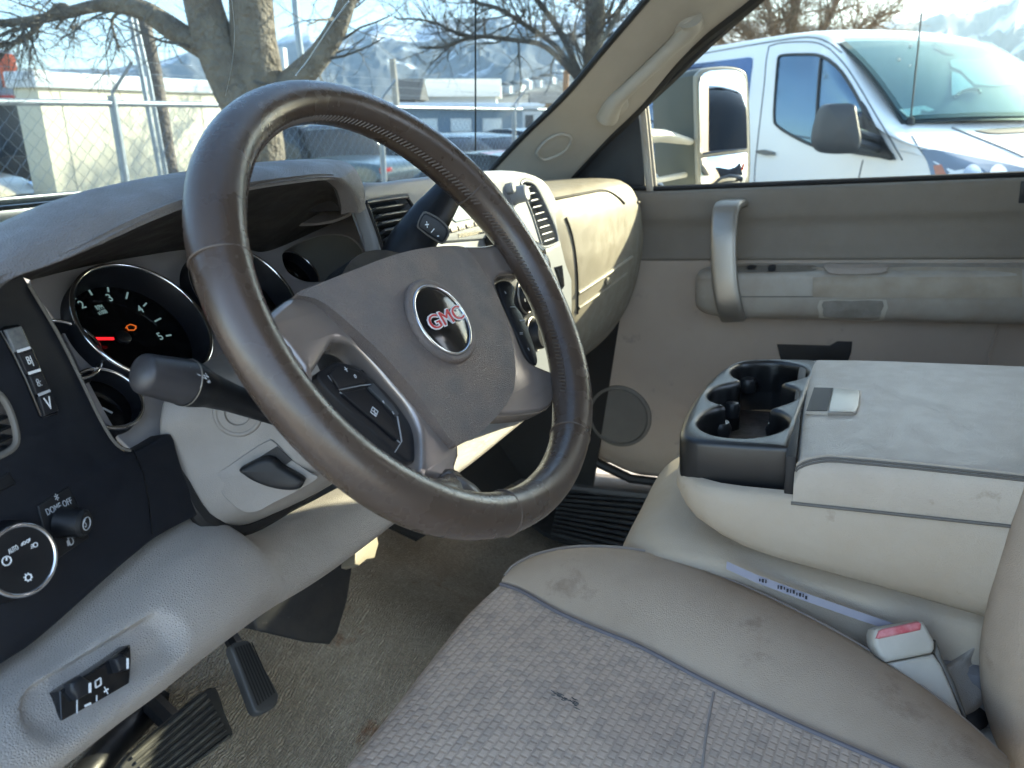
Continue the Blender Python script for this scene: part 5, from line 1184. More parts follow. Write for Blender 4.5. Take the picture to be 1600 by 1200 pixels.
b1 = bark('sunlit_bark', (.185, .142, .102), (.30, .235, .165), 26); b2 = bark('twig_bark', (.15, .125, .10), (.20, .17, .135), 40); b3 = bark('reddish_twigs', (.26, .19, .14), (.33, .25, .185), 30)
T1 = 5.0
tree = thing('bare_tree', 'forked bare tree with a thick rough trunk in front of the chain link fence', 'tree', tuple(WG(408, T1)), True)
tr = [[(420, 700, 52), (412, 420, 46), (406, 260, 40), (400, 205, 40), (392, 165, 42), (380, 135, 36)], [(396, 190, 36), (372, 140, 38), (352, 100, 35), (332, 55, 31), (318, 8, 28), (306, -60, 26), (300, -200, 22)],
      [(402, 178, 34), (404, 120, 37), (396, 60, 34), (392, 0, 32), (386, -70, 29), (380, -220, 24)], [(408, 190, 26), (434, 152, 24), (465, 122, 21), (495, 92, 18), (520, 56, 16), (538, 14, 14), (556, -50, 12), (575, -150, 9)],
      [(352, 92, 16), (318, 74, 18), (290, 58, 17), (262, 40, 17), (228, 18, 15), (190, 8, 13), (152, 9, 9), (112, 18, 8), (72, 28, 7), (30, 34, 6), (-40, 40, 5)]]
lim = [limb(t_, T1) for t_ in tr]
part('trunk', join(*[tube(P, R, 18) for P, R in lim[:4]]), b1, tree)
part('branch', tube(*lim[4], 14), b1, tree)
sub = [limb(t_, T1) for t_ in ([(112, 16, 5), (96, 9, 5), (80, 18, 4), (60, 40, 4), (44, 56, 4), (26, 66, 3.5), (0, 71, 3), (-40, 72, 3)], [(70, 30, 3.5), (40, 42, 3), (12, 50, 2.5), (-20, 66, 2)], [(192, 16, 3), (178, 26, 2.5), (175, 40, 2.5), (181, 60, 2), (186, 82, 1.6)], [(150, 10, 3), (120, 24, 2), (100, 30, 2), (86, 46, 1.6)], [(40, 34, 2.4), (36, 48, 2), (30, 62, 1.6)])]
for P, R in sub: part('branch', tube(P, R, 8), b1, tree)
rg = np.random.default_rng(11); tw = []
for P, R in [lim[4]] + sub: twigs(P, R, 11, .34, 2, rg, tw, -.1)
twigs(*lim[3], 10, .5, 2, rg, tw, .1); twigs(*lim[1], 5, .5, 1, rg, tw, .1)
for x, y in ((21, 55), (123, 43), (113, 43)): tw.append(lathe(WP(x, y, T1), (0, 0, 1), [(1e-4, -.016), (.014, -.008), (.016, .004), (1e-4, .016)], 8))
part('twig', join(*tw), b2, tree, 'fine hanging twigs and seed balls', kind='stuff')
T2 = 12.0
tree2 = thing('bare_tree', 'spreading bare tree beside the windscreen pillar with arching thin branches', 'tree', tuple(WG(920, T2)), True)
t2 = [[(925, 400, 15), (922, 200, 14), (924, 120, 12), (930, 70, 12), (934, 20, 11), (936, -60, 10)], [(918, 150, 10), (922, 80, 9), (922, 30, 8), (920, -50, 7)], [(916, 140, 6), (900, 105, 5.5), (885, 68, 5), (862, 30, 4.5), (838, -2, 4), (815, -40, 3)],
      [(915, 138, 5), (880, 98, 4.5), (846, 70, 4), (800, 62, 3.6), (748, 57, 3.2), (715, 65, 2.6), (690, 74, 2.2), (655, 74, 1.6)], [(905, 125, 4.5), (870, 74, 4), (822, 40, 3.6), (780, 14, 3.2), (745, 4, 2.6), (715, -14, 2)], [(745, 58, 2.4), (712, 50, 2.2), (680, 36, 2), (650, 30, 1.6), (620, 30, 1.2)], [(930, 80, 5), (955, 40, 4), (975, 5, 3), (1000, -30, 2)]]
l2 = [limb(t_, T2) for t_ in t2]
part('trunk', join(*[tube(P, R, 10) for P, R in l2[:2]]), b1, tree2)
for P, R in l2[2:]: part('branch', tube(P, R, 8), b2, tree2)
tw = []
for P, R in l2[2:]: twigs(P, R, 20, .75, 2, rg, tw, .12)
twigs(*l2[0], 16, 1.0, 2, rg, tw, .2); twigs(*l2[1], 16, 1.0, 2, rg, tw, .2)
part('twig', join(*tw), b2, tree2, 'haze of thin bare twigs', kind='stuff')
T3 = 17.0
tree3 = thing('bare_tree', 'dense reddish brown leafless tree rising behind the white van', 'tree', tuple(WG(1230, T3)), True)
t3 = [[(1225, 400, 12), (1225, 200, 11), (1228, 120, 9), (1235, 60, 7), (1245, 0, 6), (1255, -60, 5)], [(1226, 140, 6), (1190, 80, 5), (1150, 30, 4), (1115, -20, 3.4)], [(1228, 130, 6), (1270, 70, 5), (1300, 20, 4), (1320, -40, 3.4)], [(1226, 160, 6), (1165, 95, 4), (1120, 62, 3.4), (1075, 40, 2.6), (1040, 30, 2)], [(1228, 150, 6), (1285, 95, 4), (1330, 60, 3), (1370, 35, 2.2)], [(1226, 120, 5), (1210, 60, 4), (1200, 0, 3.4), (1192, -60, 3)]]
l3 = [limb(t_, T3) for t_ in t3]
part('trunk', tube(*l3[0], 10), b1, tree3)
for P, R in l3[1:]: part('branch', tube(P, R, 8), b3, tree3)
tw = []
for P, R in l3: twigs(P, R, 30, 1.15, 2, rg, tw, .15, None, .66)
part('twig', join(*tw), b3, tree3, 'dense reddish twigs', kind='stuff')

# ================================================================== POLES, SHED, BUILDINGS BEYOND THE FENCE
def pole(name, label, cat, pts, Z, r, m, sides=12, group=None):
    P = [WP(x, y, Z) for x, y in pts]; return solow(name, tube(P, r, sides), m, label, cat, tuple(P[-1]), group)
wood = bark('weathered_wood', (.16, .125, .10), (.22, .18, .15), 14)
pole('wood_post', 'dark leaning wooden post beside the two steel poles', 'post', [(219, 16), (240, 110), (262, 240), (285, 380)], 6.6, .062, wood)
pole('steel_pole', 'thin steel pole leaning nearest the cream wall, left of its twin', 'pole', [(201, 18), (222, 120), (251, 275), (268, 360)], 6.2, .019, steel)
pole('steel_pole', 'thin steel pole squeezed between its twin and the wooden post', 'pole', [(211, 30), (232, 120), (260, 275), (276, 360)], 6.3, .019, steel)
pole('lamp_pole', 'slim dark pole rising behind the right limb of the forked tree', 'pole', [(458, -40), (463, 30), (471, 95), (478, 190)], 14, .055, steel)
pole('timber_pole', 'thin pale timber pole near the low building', 'pole', [(613, 92), (618, 150), (622, 190)], 26, .10, mat('pale_wood', (.42, .37, .31), .9))
pole('timber_pole', 'thin orange brown pole left of the windscreen pillar', 'pole', [(885, 110), (883, 160), (882, 190)], 30, .11, mat('orange_wood', (.45, .24, .13), .9))
def wbox(px0, px1, Z0, Z1, z0, z1, depth):  # box with its visible face between two photo columns
    a, b = WG(px0, Z0, z0), WG(px1, Z1, z0); u = b - a; L_ = np.linalg.norm(u); u /= L_; n = A_([-u[1], u[0], 0])
    if n.dot(HF) < 0: n = -n
    return (a + b) / 2 + n * depth / 2 + A_([0, 0, (z1 - z0) / 2]), (L_, depth, z1 - z0), [u, n, [0, 0, 1]]
def facept(c, s, ax, fx, fz, out=.01): return c + A_(ax[0]) * (fx * s[0]) - A_(ax[1]) * (s[1] / 2 + out) + A_([0, 0, fz * s[2]])
def wboxY(px0, px1, Y, z0, z1, depth):        # the same with its face square to the truck's nose
    q = [A_([math.tan(HEAD + math.atan((p - CX) / FPX * cos(PITCH)) ) * Y, Y, z0]) for p in (px0, px1)]
    L_ = np.linalg.norm(q[1] - q[0]); return (q[0] + q[1]) / 2 + A_([0, depth / 2, (z1 - z0) / 2]), (L_, depth, z1 - z0), [A_([1., 0, 0]), A_([0, 1., 0]), A_([0, 0, 1.])]
shedm = mat('cream_siding', (.84, .73, .52), .8, bump=('noise', 8, .3), var=(1.2, (.78, .67, .47)))
c, s, ax = wboxY(66, 392, 7.6, 0, 1.5 + 52 / FPX * 8.4 - .10, .35)
shed = thing('block_wall', 'long cream wall with a white capped top in full sun behind the fence', 'wall', tuple(c - A_([0, 0, s[2] / 2])), True)
part('wall', box(c, s, ax, .01), shedm, shed)
part('roof_edge', box(c + A_([0, 0, s[2] / 2 + .08]), (s[0] + .1, s[1] + .1, .16), ax, .02), mat('shed_white', (.80, .79, .75), .7), shed)
for k in range(5): part('siding_seam', box(facept(c, s, ax, -.42 + k * .21, 0, .002), (.012, .008, s[2] * .98), ax), mat('seam_cream', (.6, .54, .41), .8) if k == 0 else bpy.data.materials['seam_cream'], shed)
c, s, ax = wbox(-60, 38, 11, 11.4, 1.75, 2.34, 2.6)
tl = thing('box_trailer', 'blue grey box trailer with an orange red end panel at the left edge', 'trailer', tuple(WG(0, 11)), True)
part('cargo_box', box(c, s, ax, .02), mat('trailer_grey', (.28, .33, .38), .5), tl)
part('end_panel', box(facept(c, s, ax, .39, .05, .012), (.21, .02, .42), ax, .005), mat('orange_red', (.75, .16, .08), .5), tl)
part('under_frame', box(c - A_([0, 0, .75]), (s[0], s[1] * .8, .9), ax, .02), mat('frame_dark', (.05, .055, .06), .6), tl)
part('trim_rail', box(facept(c, s, ax, 0, -.53, .01), (s[0], .03, .05), ax, .005), mat('dull_red', (.35, .05, .04), .5), tl)
for k in (-.3, .2): part('wheel', lathe(facept(c, s, ax, k, 0, -.1) * A_([1, 1, 0]) + A_([0, 0, .48]), ax[1], [(1e-4, -.12), (.40, -.12), (.48, -.09), (.48, .09), (.40, .12), (1e-4, .12)], 24), M['rubber'], tl)
c, s, ax = wbox(40, 68, 9.0, 9.05, 1.70, 1.98, .6)
cb_ = thing('sign_board', 'small cream board with a red lower edge at the left end of the cream wall', 'sign', tuple(WG(54, 9)), True)
part('panel', box(c, s, ax, .004), mat('board_cream', (.78, .72, .58), .6), cb_); part('edge', box(facept(c, s, ax, .1, -.6, .01), (s[0] * .8, .02, .07), ax), mat('board_red', (.6, .06, .04), .5), cb_)
part('support', box(c - A_([0, 0, .9]), (.06, .06, 1.6), ax), steel, cb_)
c, s, ax = wbox(434, 452, 20, 20, .2, 1.5 + 92 / FPX * 20, .3)
sg = thing('pylon_sign', 'tall white sign with a red stripe behind the tree fork', 'sign', tuple(WG(443, 20)), True)
part('panel', box(c, s, ax, .01), hw, sg); part('stripe', box(facept(c, s, ax, -.36, 0, .01), (s[0] * .28, .02, s[2]), ax), bpy.data.materials['orange_red'], sg)
# long low building with snowy roof edge
c, s, ax = wbox(560, 822, 44, 46, 0, 1.5 + 10 / FPX * 45, 9)
bl = thing('low_building', 'long low building tinted blue grey for shade with a snowy roof edge and white windows', 'building', tuple(c - A_([0, 0, s[2] / 2])), True)
part('wall', box(c, s, ax), mat('shade_blue_wall', (.22, .28, .34), .8), bl); part('roof_edge', box(c + A_([0, -.3, s[2] / 2 + .12]), (s[0] + .8, s[1] + .8, .30), ax, .03), mat('snow', (.85, .86, .88), .8), bl)  # bluish shade of the near wall painted into its colour
for fx, w_ in ((.10, 1.05), (.29, 1.0), (-.1, 1.0), (-.3, 1.0)):
    f_ = part('window', box(facept(c, s, ax, fx, .02, .02), (w_ + .12, .06, .72), ax), hw, bl); part('pane', box(facept(c, s, ax, fx, .02, .06), (w_, .03, .60), ax), mat('bright_blind', (.8, .82, .8), .3), f_)
c, s, ax = wbox(818, 848, 40, 40, 0, 1.5 + 12 / FPX * 40, 4)
wb = thing('white_shed', 'plain white shed at the right end of the low building', 'shed', tuple(c - A_([0, 0, s[2] / 2])), True); part('wall', box(c, s, ax), hw, wb); part('roof', box(c + A_([0, 0, s[2] / 2 + .06]), (s[0] + .2, s[1] + .2, .12), ax), bpy.data.materials['snow'], wb)
part('door', box(facept(c, s, ax, -.2, -.1, .01), (.4, .03, 1.5), ax), hr, wb)
def gable(nm, lab, px0, px1, Z, ztop, depth, wm, rm, rise=1.0):
    c, s, ax = wbox(px0, px1, Z, Z, 0, ztop, depth); h_ = thing(nm, lab, 'house', tuple(c - A_([0, 0, s[2] / 2])), True); part('wall', box(c, s, ax), wm, h_)
    u, n = A_(ax[0]), A_(ax[1]); t_ = c + A_([0, 0, s[2] / 2]); a = s[0] / 2 + .4; b = s[1] / 2 + .4
    V = [t_ + u * (i * a) + n * (j * b) for i in (-1, 1) for j in (-1, 1)] + [t_ + u * (-a) + A_([0, 0, rise]), t_ + u * a + A_([0, 0, rise])]
    part('roof', (V, [(0, 1, 4), (2, 3, 5), (0, 2, 5, 4), (1, 3, 5, 4), (0, 1, 3, 2)]), rm, h_)
    for fx in (-.3, 0, .3): part('window', box(facept(c, s, ax, fx, .1, .02), (1.0, .05, 1.0), ax), M['gloss'], h_)
    return h_
gable('bungalow', 'bungalow with a pale snowy roof behind the low building', 640, 775, 70, 3.0, 9, hw, mat('pale_roof', (.60, .57, .50), .8), 1.6)
gable('bungalow', 'dark gabled house end beside the thin pale timber pole', 622, 650, 62, 2.6, 6, mat('dark_siding', (.14, .12, .11), .8), hr, 1.6)
gable('bungalow', 'tan brick house partly hidden behind the windscreen pillar', 838, 930, 52, 2.2, 7, mat('tan_brick', (.45, .30, .20), .8), hr, .8)

# ================================================================== PARKED CARS
def car(label, pos, head, L_, W_, H_, col, group='cars parked behind the fence', lamps=(.5, .02, .02), kind='car', lz=.52):
    u = A_([cos(head), sin(head), 0]); n = A_([-sin(head), cos(head), 0]); pos = A_(pos, float)
    P = lambda x, y, z: pos + u * (x * L_) + n * (y * W_) + A_([0, 0, z * H_])
    t = thing('parked_' + kind, label, kind, tuple(pos), True, group)
    pt = mat('paint', col, .3, coat=.7); truck = kind == 'pickup'
    st = [(-.5, .40, .42, .30), (-.48, .46, .60, .22), (-.3, .49, .63, .2), (0, .5, .62, .2), (.25, .49, .58, .2), (.44, .46, .50, .22), (.5, .38, .40, .30)]
    rows = [[P(x, -w_ * .96, b), P(x, -w_, (b + z) / 2), P(x, -w_ * .96, z - .03), P(x, -w_ * .75, z), P(x, 0, z + .02), P(x, w_ * .75, z), P(x, w_ * .96, z - .03), P(x, w_, (b + z) / 2), P(x, w_ * .96, b)] for x, w_, z, b in st]
    V, F = loft(rows, 4, 3); part('body', shell((V, F), .01, pos + A_([0, 0, 9])), pt, t)
    gs = [(-.42, .60, .60), (-.32, .93, .40), (-.1, 1.0, .38), (.05, .96, .39), (.24, .60, .44)] if not truck else [(-.12, .62, .45), (-.08, .93, .40), (.02, 1.0, .39), (.12, .96, .40), (.24, .60, .44)]
    g1_ = [[P(x, -.46, .58), P(x, -w_, z - .04), P(x, -w_ * .8, z), P(x, 0, z + .015), P(x, w_ * .8, z), P(x, w_, z - .04), P(x, .46, .58)] for x, z, w_ in gs]
    part('cabin_glass', loft(g1_, 3, 3), M['gloss'], t)
    part('roof', grid([[p + A_([0, 0, .012]) for p in r[2:5]] for r in g1_[1:4]]), pt, t)
    for x in (-.31, .31):
        for y in (-.47, .47):
            w__ = part('wheel', lathe(P(x, y, 0) * A_([1, 1, 0]) + A_([0, 0, .33]), n, [(1e-4, -.10), (.26, -.11), (.33, -.08), (.33, .08), (.26, .11), (1e-4, .10)], 24), M['rubber'], t)
            part('rim', lathe(P(x, y, 0) * A_([1, 1, 0]) + A_([0, 0, .33]), n, [(1e-4, -.115), (.2, -.112), (.2, .112), (1e-4, .115)], 20), steel, w__)
    lm = mat('lamp', lamps, .2)
    for y in (-.38, .38):
        part('tail_lamp', box(P(-.492, y, lz), (.06, .22, .16), [u, n, [0, 0, 1]], .02), lm, t); part('headlamp', box(P(.482, y, .44), (.08, .3, .12), [u, n, [0, 0, 1]], .02), M['chrome'], t)
    return t
def at_(px, Z): return WG(px, Z, 0)
fh = math.atan2((fpt(1, 0) - fpt(0, 0))[1], (fpt(1, 0) - fpt(0, 0))[0])
car('dark teal pickup facing away behind the wire mesh, seen through the wheel', at_(505, 13.5), fh + 1.35, 4.6, 1.9, 1.36, (.10, .15, .16), kind='pickup')
car('dark grey hatchback behind the fence, seen just below the wheel rim', at_(625, 15.5), fh + 1.3, 4.2, 1.8, 1.18, (.12, .13, .14))
car('mid grey saloon parked behind the wire mesh right of the wheel rim', at_(715, 18), fh + 1.25, 4.4, 1.8, 1.12, (.16, .17, .18))
car('pale grey hatchback nearest the windscreen pillar behind the fence', at_(800, 21), fh + 1.2, 4.3, 1.8, 1.16, (.28, .29, .30))
car('small red car low at the foot of the windscreen pillar', at_(752, 11.2), fh + 1.4, 3.6, 1.6, 1.02, (.5, .03, .04))
car('tan car nose in the sun behind the fence at far left', at_(-372, 7.9), -HEAD + .12, 4.3, 1.85, 1.72, (.45, .37, .24))
car('dark van sized car in shade behind the tan car nose', at_(-60, 14), -HEAD, 4.8, 1.9, 1.5, (.06, .065, .07))
_p = TW @ A_([2.02, -4.0, 0]); car('dark pickup parked behind, seen only in the door mirror', (_p[0], _p[1], 0), -pi / 2 - .1, 5.2, 2.1, 2.05, (.03, .04, .055), group=None, lz=.72)
# a dark pickup stands behind the truck: the door mirror shows it
# ================================================================== WHITE VAN
VH = -2.50; VO = A_([6.461, -1.721, 0]); VS = 1.06
vu, vn = A_([cos(VH), sin(VH), 0]), A_([-sin(VH), cos(VH), 0])
def VP_(x, y, z): return VO + vu * x * VS + vn * y * VS + A_([0, 0, z * VS])
van = thing('cargo_van', 'white high windowed cargo van parked beside the truck beyond the door window', 'van', tuple(VO + vu * -2.5), True)
vst = [(.02, .55, .74, 0), (-.03, .78, .92, 0), (-.12, .90, 1.06, 0), (-.30, .955, 1.16, 0), (-.55, .98, 1.25, 0), (-.78, .985, 1.32, 0), (-.90, .99, 1.37, 0), (-1.15, .99, 1.51, 1), (-1.45, .99, 1.71, 1), (-1.68, .99, 1.87, 1), (-1.82, .99, 1.955, 1), (-2.0, .99, 2.04, 1), (-2.4, .99, 2.09, 1), (-3.2, .99, 2.10, 1), (-4.6, .99, 2.09, 1), (-5.45, .97, 2.05, 1), (-5.55, .90, 1.95, 1)]
rows = []
for x, w_, zt_, cb in vst:
    b_ = min(1.14, zt_ - .10); r = [(w_ * .97, .32), (w_, .55), (w_, min(.85, zt_ - .25)), (w_ - .01, b_)]
    if cb or x <= -.55:
        k = zt_ - b_; side = lambda z: np.interp(z, [1.14, 1.5, 1.87, 1.98, 2.05], [.98, .95, .865, .80, .72])
        r += [(side(b_ + k * .35), b_ + k * .35), (side(b_ + k * .7), b_ + k * .7), (side(zt_) + .045 - .02, zt_ - min(.07, k * .18)), (side(zt_) - .045, zt_ - .012), (side(zt_) * .5, zt_ + .018), (0, zt_ + .025)]
    else:
        r += [(w_ * .96, b_ + (zt_ - b_) * .5), (w_ * .90, b_ + (zt_ - b_) * .8), (w_ * .82, zt_ - .01), (w_ * .72, zt_), (w_ * .4, zt_ + .03), (0, zt_ + .04)]
    rows.append([VP_(x, -a, b) for a, b in r] + [VP_(x, a, b) for a, b in reversed(r[:-1])])
vanVF = loft(rows, 6, 5)
vpaint = mat('van_white', (.80, .81, .83), .28, coat=.6)
part('body', vanVF, vpaint, van)
VT = BVHTree.FromPolygons([Vector(v) for v in vanVF[0]], vanVF[1])
CAMW = A_([0, 0, CAMZ])
def vhit(px, py, lift=0.0):
    r = MC @ A_([px - CX, py - CY, FPX]); q, n, i, d = VT.ray_cast(Vector(CAMW), Vector(r))
    if q is None: return None
    q = A_(q); n = A_(n); n = n if n.dot(r) < 0 else -n
    return q + n * lift
def vpatch(nm, pts, m, lift=.006, th=.006, lab=None, par=van, sm=3, rings=5):
    P = cr([A_(p) for p in pts], sm, True) if sm > 1 else [A_(p) for p in pts]
    c = sum(P) / len(P); R_ = []
    for k in range(rings + 1):
        s = 1 - k / rings * .995; R_.append([vhit(*(c + (p - c) * s), lift) for p in P])
    ok = [i for i in range(len(P)) if all(r[i] is not None for r in R_)]
    R_ = [[r[i] for i in ok] for r in R_]
    if len(ok) < 3: return None
    V, F = grid(R_, False, True); return part(nm, shell((V, F), th, CAMW), m, par, lab)
za_ = zz(1000, 0, 4.0); zb2 = zz(1300, 0, 4.0)
vglass = mat('van_side_glass', (.11, .19, .28), .03, metal=.75); vdark = mat('van_rubber', (.02, .022, .025), .5); vcab = mat('van_dim_cab', (.06, .115, .14), .7)  # side glass coloured blue as sky reflection, interior teal as a dim cab
# windscreen: dark sheet painted as the dim cab, papers on the dash, then the tinted pane
def wsheet(lift, u0=-1, u1=1, v0=0, v1=1, n=14):
    R_ = []
    for j_ in range(n + 1):
        v = v0 + (v1 - v0) * j_ / n; r = []
        for i_ in range(n + 1):
            u = u0 + (u1 - u0) * i_ / n; hwid = .80 + (.715 - .80) * v
            r.append(VP_(-.90 - .93 * v + .10 * (1 - u * u) * (1 - .3 * v) + lift * .62, u * hwid, 1.375 + .575 * v + .025 * (1 - u * u) * (1 - .4 * v) + .04 * sin(pi * v) + lift * .78))
        R_.append(r)
    return shell(grid(R_), .003, CAMW)
cabl = part('cab_dim_sheet', wsheet(.012), vcab, van, 'dark sheet painted as the dim cab behind the windscreen')
part('windscreen_seal', wsheet(.006, -1.035, 1.035, -.03, 1.03), vdark, van)
VT_body = VT; wsv, wsf = wsheet(.016); VT = BVHTree.FromPolygons([Vector(v) for v in wsv], wsf)
def vl(pts): return [vhit(*p, 0) for p in pts]
vpatch('dash_paper', zb2((420, 690), (560, 672), (740, 742), (560, 752), (470, 735)), mat('van_paper', (.60, .74, .66), .6), .008, .002, 'papers on the van dash', cabl, 1, 2)
vpatch('dash_paper', zb2((620, 672), (780, 655), (930, 735), (760, 742)), bpy.data.materials['van_paper'], .011, .002, None, cabl, 1, 2)
vpatch('dash_paper', zb2((500, 672), (580, 664), (640, 690), (600, 700)), bpy.data.materials['van_paper'], .006, .002, None, cabl, 1, 2)
vpatch('far_window_glow', zb2((745, 450), (800, 470), (880, 548), (780, 600), (745, 600)), mat('van_lightblue', (.30, .50, .55), .5), .008, .002, 'far door window painted as a pale sheet on the dim cab', cabl, 1, 2)
vpatch('far_window_glow', zb2((735, 380), (1010, 330), (1200, 400), (1260, 520), (1040, 540), (890, 530), (800, 440), (745, 420)), mat('van_tealglow', (.17, .32, .37), .6), .004, .002, None, cabl, 1, 3)  # teal glow in the windscreen painted as a lighter sheet
sw = [vhit(*p, .012) for p in zb2((770, 610), (800, 585), (850, 568), (900, 568), (920, 590))]
sw = [q for q in sw if q is not None]
if len(sw) > 2: part('van_steering_wheel', tube(cr(sw, 4), .012, 8), vdark, cabl)
vpatch('sun_visor', zb2((640, 262), (780, 252), (785, 345), (720, 340), (650, 310)), mat('visor', (.07, .085, .10), .7), .008, .002, None, cabl, 1, 2)
part('windscreen', wsheet(.05), glass('van_windscreen', (.75, .90, .90), .35), van)
vpatch('windscreen_rubber', zb2((404, 715), (440, 700), (600, 768), (820, 770), (1250, 735), (1260, 750), (800, 786), (560, 780), (470, 765)), vdark, .05, .004, None, van, 1, 2)
for x, y, r_ in ((477, 320, .014), (408, 402, .012), (475, 440, .008)):
    q = vhit(*zb2((x, y))[0], .04)
    if q is not None: part('windscreen_speck', lathe(q, (CAMW - q), [(r_, 0), (r_ * .6, .003), (1e-5, .004)], 10), hw, van, kind='stuff')
VT = VT_body
# side glass
fw_ = za_((868, 372), (890, 350), (1000, 344), (1110, 348), (1180, 376), (1240, 430), (1290, 500), (1345, 590), (1410, 710), (1500, 850), (1545, 930), (1580, 990), (1400, 950), (1270, 945), (1150, 915), (1090, 910), (960, 850), (868, 790), (845, 745), (850, 600))
vpatch('door_window', fw_, vglass, .008, .006, 'passenger door window of the van', rings=6)
vpatch('window_rubber', za_((858, 364), (890, 342), (1110, 340), (1190, 368), (1250, 424), (1255, 436), (1180, 378), (1108, 350), (892, 352), (868, 376), (854, 600), (848, 745), (872, 792), (1092, 912), (1090, 922), (862, 800), (838, 748), (842, 600)), vdark, .011, .004, None, van, 1, 1) if 0 else None
ln = lambda pts, r, lift, m, nm, par=van, lab=None: part(nm, tube([q for q in [vhit(*p, lift) for p in cr([A_(p) for p in pts], 6)] if q is not None], r, 6), m, par, lab)
ln(fw_ + [fw_[0]], .014, .008, vdark, 'window_rubber')
ln(za_((1138, 372), (1122, 560), (1110, 770)), .013, .012, vdark, 'window_bar')
vpatch('mirror_sail', zb2((185, 640), (215, 680), (300, 810), (410, 1000), (290, 985), (180, 970), (120, 960), (150, 830), (175, 800)), mat('sail_grey', (.035, .04, .05), .5), .016, .004, 'dark triangular panel at the mirror', van, 1, 3)
vpatch('rear_window', za_((40, 700), (60, 640), (160, 470), (290, 408), (500, 382), (690, 360), (706, 368), (704, 420), (690, 520), (672, 780), (640, 1080), (300, 1100), (40, 1080)), mat('van_rear_glass', (.07, .13, .27), .04, metal=.7), .008, .006, 'long side window coloured blue for reflected sky', van, 1, 6)
ln(za_((806, 292), (790, 380), (778, 520), (760, 680), (735, 900), (720, 1050), (716, 1190)), .006, .002, mat('seam_shadow', (.16, .17, .19), .6), 'door_seam')
ln(za_((806, 290), (880, 270), (1000, 262), (1090, 266), (1150, 285), (1200, 320), (1290, 420), (1380, 560), (1480, 730), (1560, 860), (1640, 1000)), .006, .002, bpy.data.materials['seam_shadow'], 'door_seam')
ln(za_((370, 340), (560, 306), (806, 264), (1000, 236), (1100, 238), (1180, 268), (1260, 330)), .007, .002, bpy.data.materials['seam_shadow'], 'roof_gutter')
ln(zb2((195, 1000), (180, 1060), (160, 1150)), .005, .002, bpy.data.materials['seam_shadow'], 'door_seam')
vpatch('door_handle', za_((738, 942), (790, 936), (850, 952), (850, 970), (800, 972), (742, 958)), mat('handle_dark', (.10, .11, .12), .4), .03, .02, None, van, 1, 2)
# door mirror
mq = vhit(1330, 215, 0); mn_ = A_([-vn[0], -vn[1], 0])
vmf = -ray(1305, 200); VM = TW @ (RT @ A_([0, 0, -1.0]))
mo = za_((1150, 690), (1168, 660), (1200, 650), (1300, 646), (1345, 662), (1358, 720), (1372, 800), (1382, 860), (1375, 920), (1340, 955), (1200, 962), (1140, 950), (1112, 920), (1105, 870), (1120, 780))
mZ = np.linalg.norm((vhit(1380, 225, 0) - CAMW)[:2]) - .30
mf_ = []
for p in cr([A_(p) for p in mo], 3, True):
    r = MC @ A_([p[0] - CX, p[1] - CY, FPX]); mf_.append(CAMW + r * (mZ / np.linalg.norm(r[:2])))
mc_ = sum(mf_) / len(mf_)
vmat = mat('van_mirror_shell', (.055, .06, .07), .5)
part('door_mirror', grid([[mc_ + (p - mc_) * s + HF * d for p in mf_] for s, d in ((.01, -.055), (.5, -.05), (.85, -.03), (1, .0), (1.0, .10), (.9, .16), (.01, .17))], False, True), vmat, van, 'dark grey door mirror shell')
for y in (880, 935): part('mirror_stalk', tube([mc_ + HF * .08 + A_([0, 0, -.05 if y > 900 else .03]), vhit(*za_((1500, y))[0], -.02)], .03, 8), vmat, van)
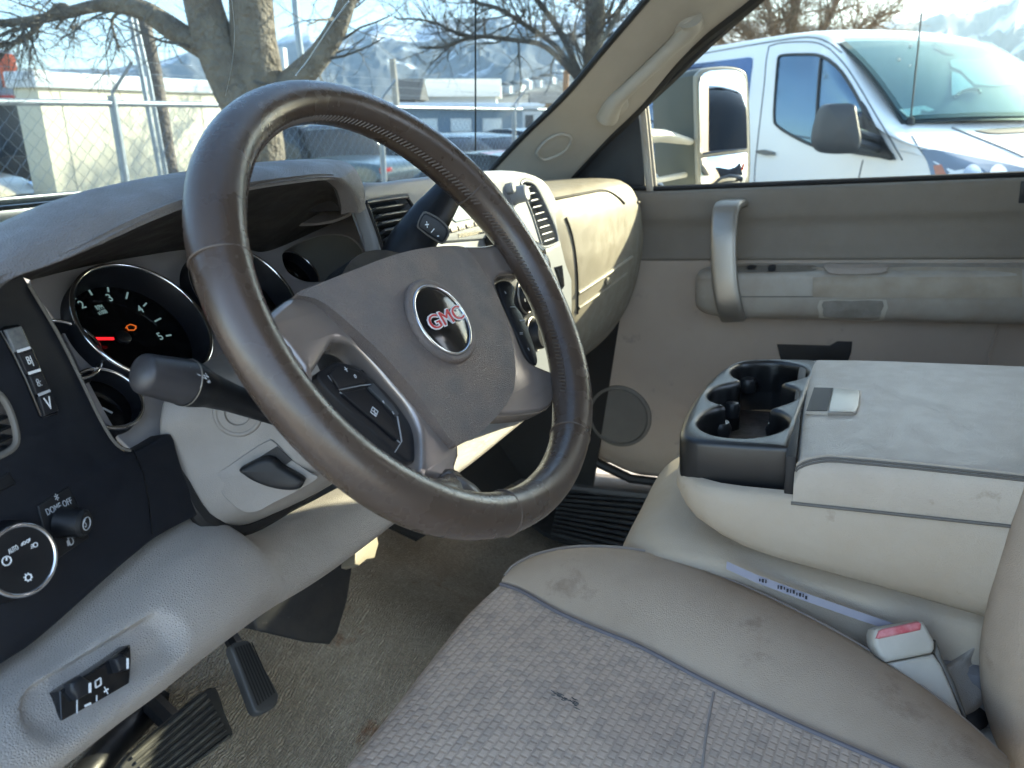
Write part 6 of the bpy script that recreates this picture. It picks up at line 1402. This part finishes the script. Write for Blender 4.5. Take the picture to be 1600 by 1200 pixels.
# lamps, aerial, hood details
hl = zb2((560, 926), (640, 940), (760, 962), (900, 990), (1100, 1030), (1190, 1052), (1240, 1062), (1240, 1110), (1000, 1110), (630, 1118), (600, 1010))
hlp = vpatch('headlamp', hl, mat('lamp_glass', (.26, .30, .36), .10, metal=.4), .008, .006, 'dark headlamp cluster', van, 1, 3)
vpatch('indicator', zb2((640, 1036), (685, 1034), (730, 1110), (660, 1112)), mat('indicator_orange', (.50, .20, .14), .3), .014, .004, 'orange indicator', hlp, 1, 2)
for x in (870, 1030): vpatch('reflector', zb2((x - 50, 1080), (x - 20, 1044), (x + 20, 1040), (x + 55, 1072), (x + 40, 1108), (x - 40, 1110)), M['chrome'], .014, .004, None, hlp, 2, 2)
vpatch('hood_grille', zb2((890, 820), (1040, 808), (1250, 796), (1260, 828), (1050, 840), (980, 838)), vdark, .008, .004, 'black cowl slot', van, 1, 2)
ln(zb2((750, 800), (900, 860), (1100, 940), (1200, 985)), .008, .002, bpy.data.materials['seam_shadow'], 'bonnet_seam')
ln(zb2((500, 850), (540, 920), (600, 1010), (632, 1118)), .005, .002, bpy.data.materials['seam_shadow'], 'wing_seam')
ab = vhit(*zb2((488, 780))[0], 0); r = MC @ A_([1440 - CX, 20 - CY, FPX]); atop = CAMW + r * (np.linalg.norm((ab - CAMW)[:2]) / np.linalg.norm(r[:2]))
part('aerial', join(tube([ab, atop], .006, 6), lathe(ab, (0, 0, 1), [(.03, 0), (.022, .05), (1e-4, .06)], 12)), vdark, van)
rp = vhit(1508, 50, 0)
if rp is not None: part('roof_lamp', lathe(rp - A_([0, 0, .02]), (0, 0, 1), [(.06, 0), (.05, .06), (.035, .12), (1e-4, .13)], 16), vdark, van)
for x in (-.98, -4.35):
    for y in (-.92, .92):
        w_ = part('wheel', lathe(VP_(x, y, 0) * A_([1, 1, 0]) + A_([0, 0, .36]), vn, [(1e-4, -.11), (.27, -.12), (.36, -.09), (.36, .09), (.27, .12), (1e-4, .11)], 28), M['rubber'], van)
        part('rim', lathe(VP_(x, y, 0) * A_([1, 1, 0]) + A_([0, 0, .36]), vn, [(1e-4, -.125), (.21, -.122), (.21, .122), (1e-4, .125)], 20), steel, w_)
# ================================================================== HAZE over the whole lot out to the mountains
hz_ = bpy.data.materials.new('haze'); hz_.use_nodes = True; t = hz_.node_tree; t.nodes.clear()
o_ = t.nodes.new('ShaderNodeOutputMaterial'); v_ = t.nodes.new('ShaderNodeVolumePrincipled'); v_.inputs['Color'].default_value = (.52, .74, 1.0, 1); v_.inputs['Density'].default_value = 1.5e-4; v_.inputs['Anisotropy'].default_value = .25
t.links.new(v_.outputs[0], o_.inputs['Volume'])
solow('haze', box((0, 0, 349), (7200, 7200, 700)), hz_, kind='stuff', smooth=0)
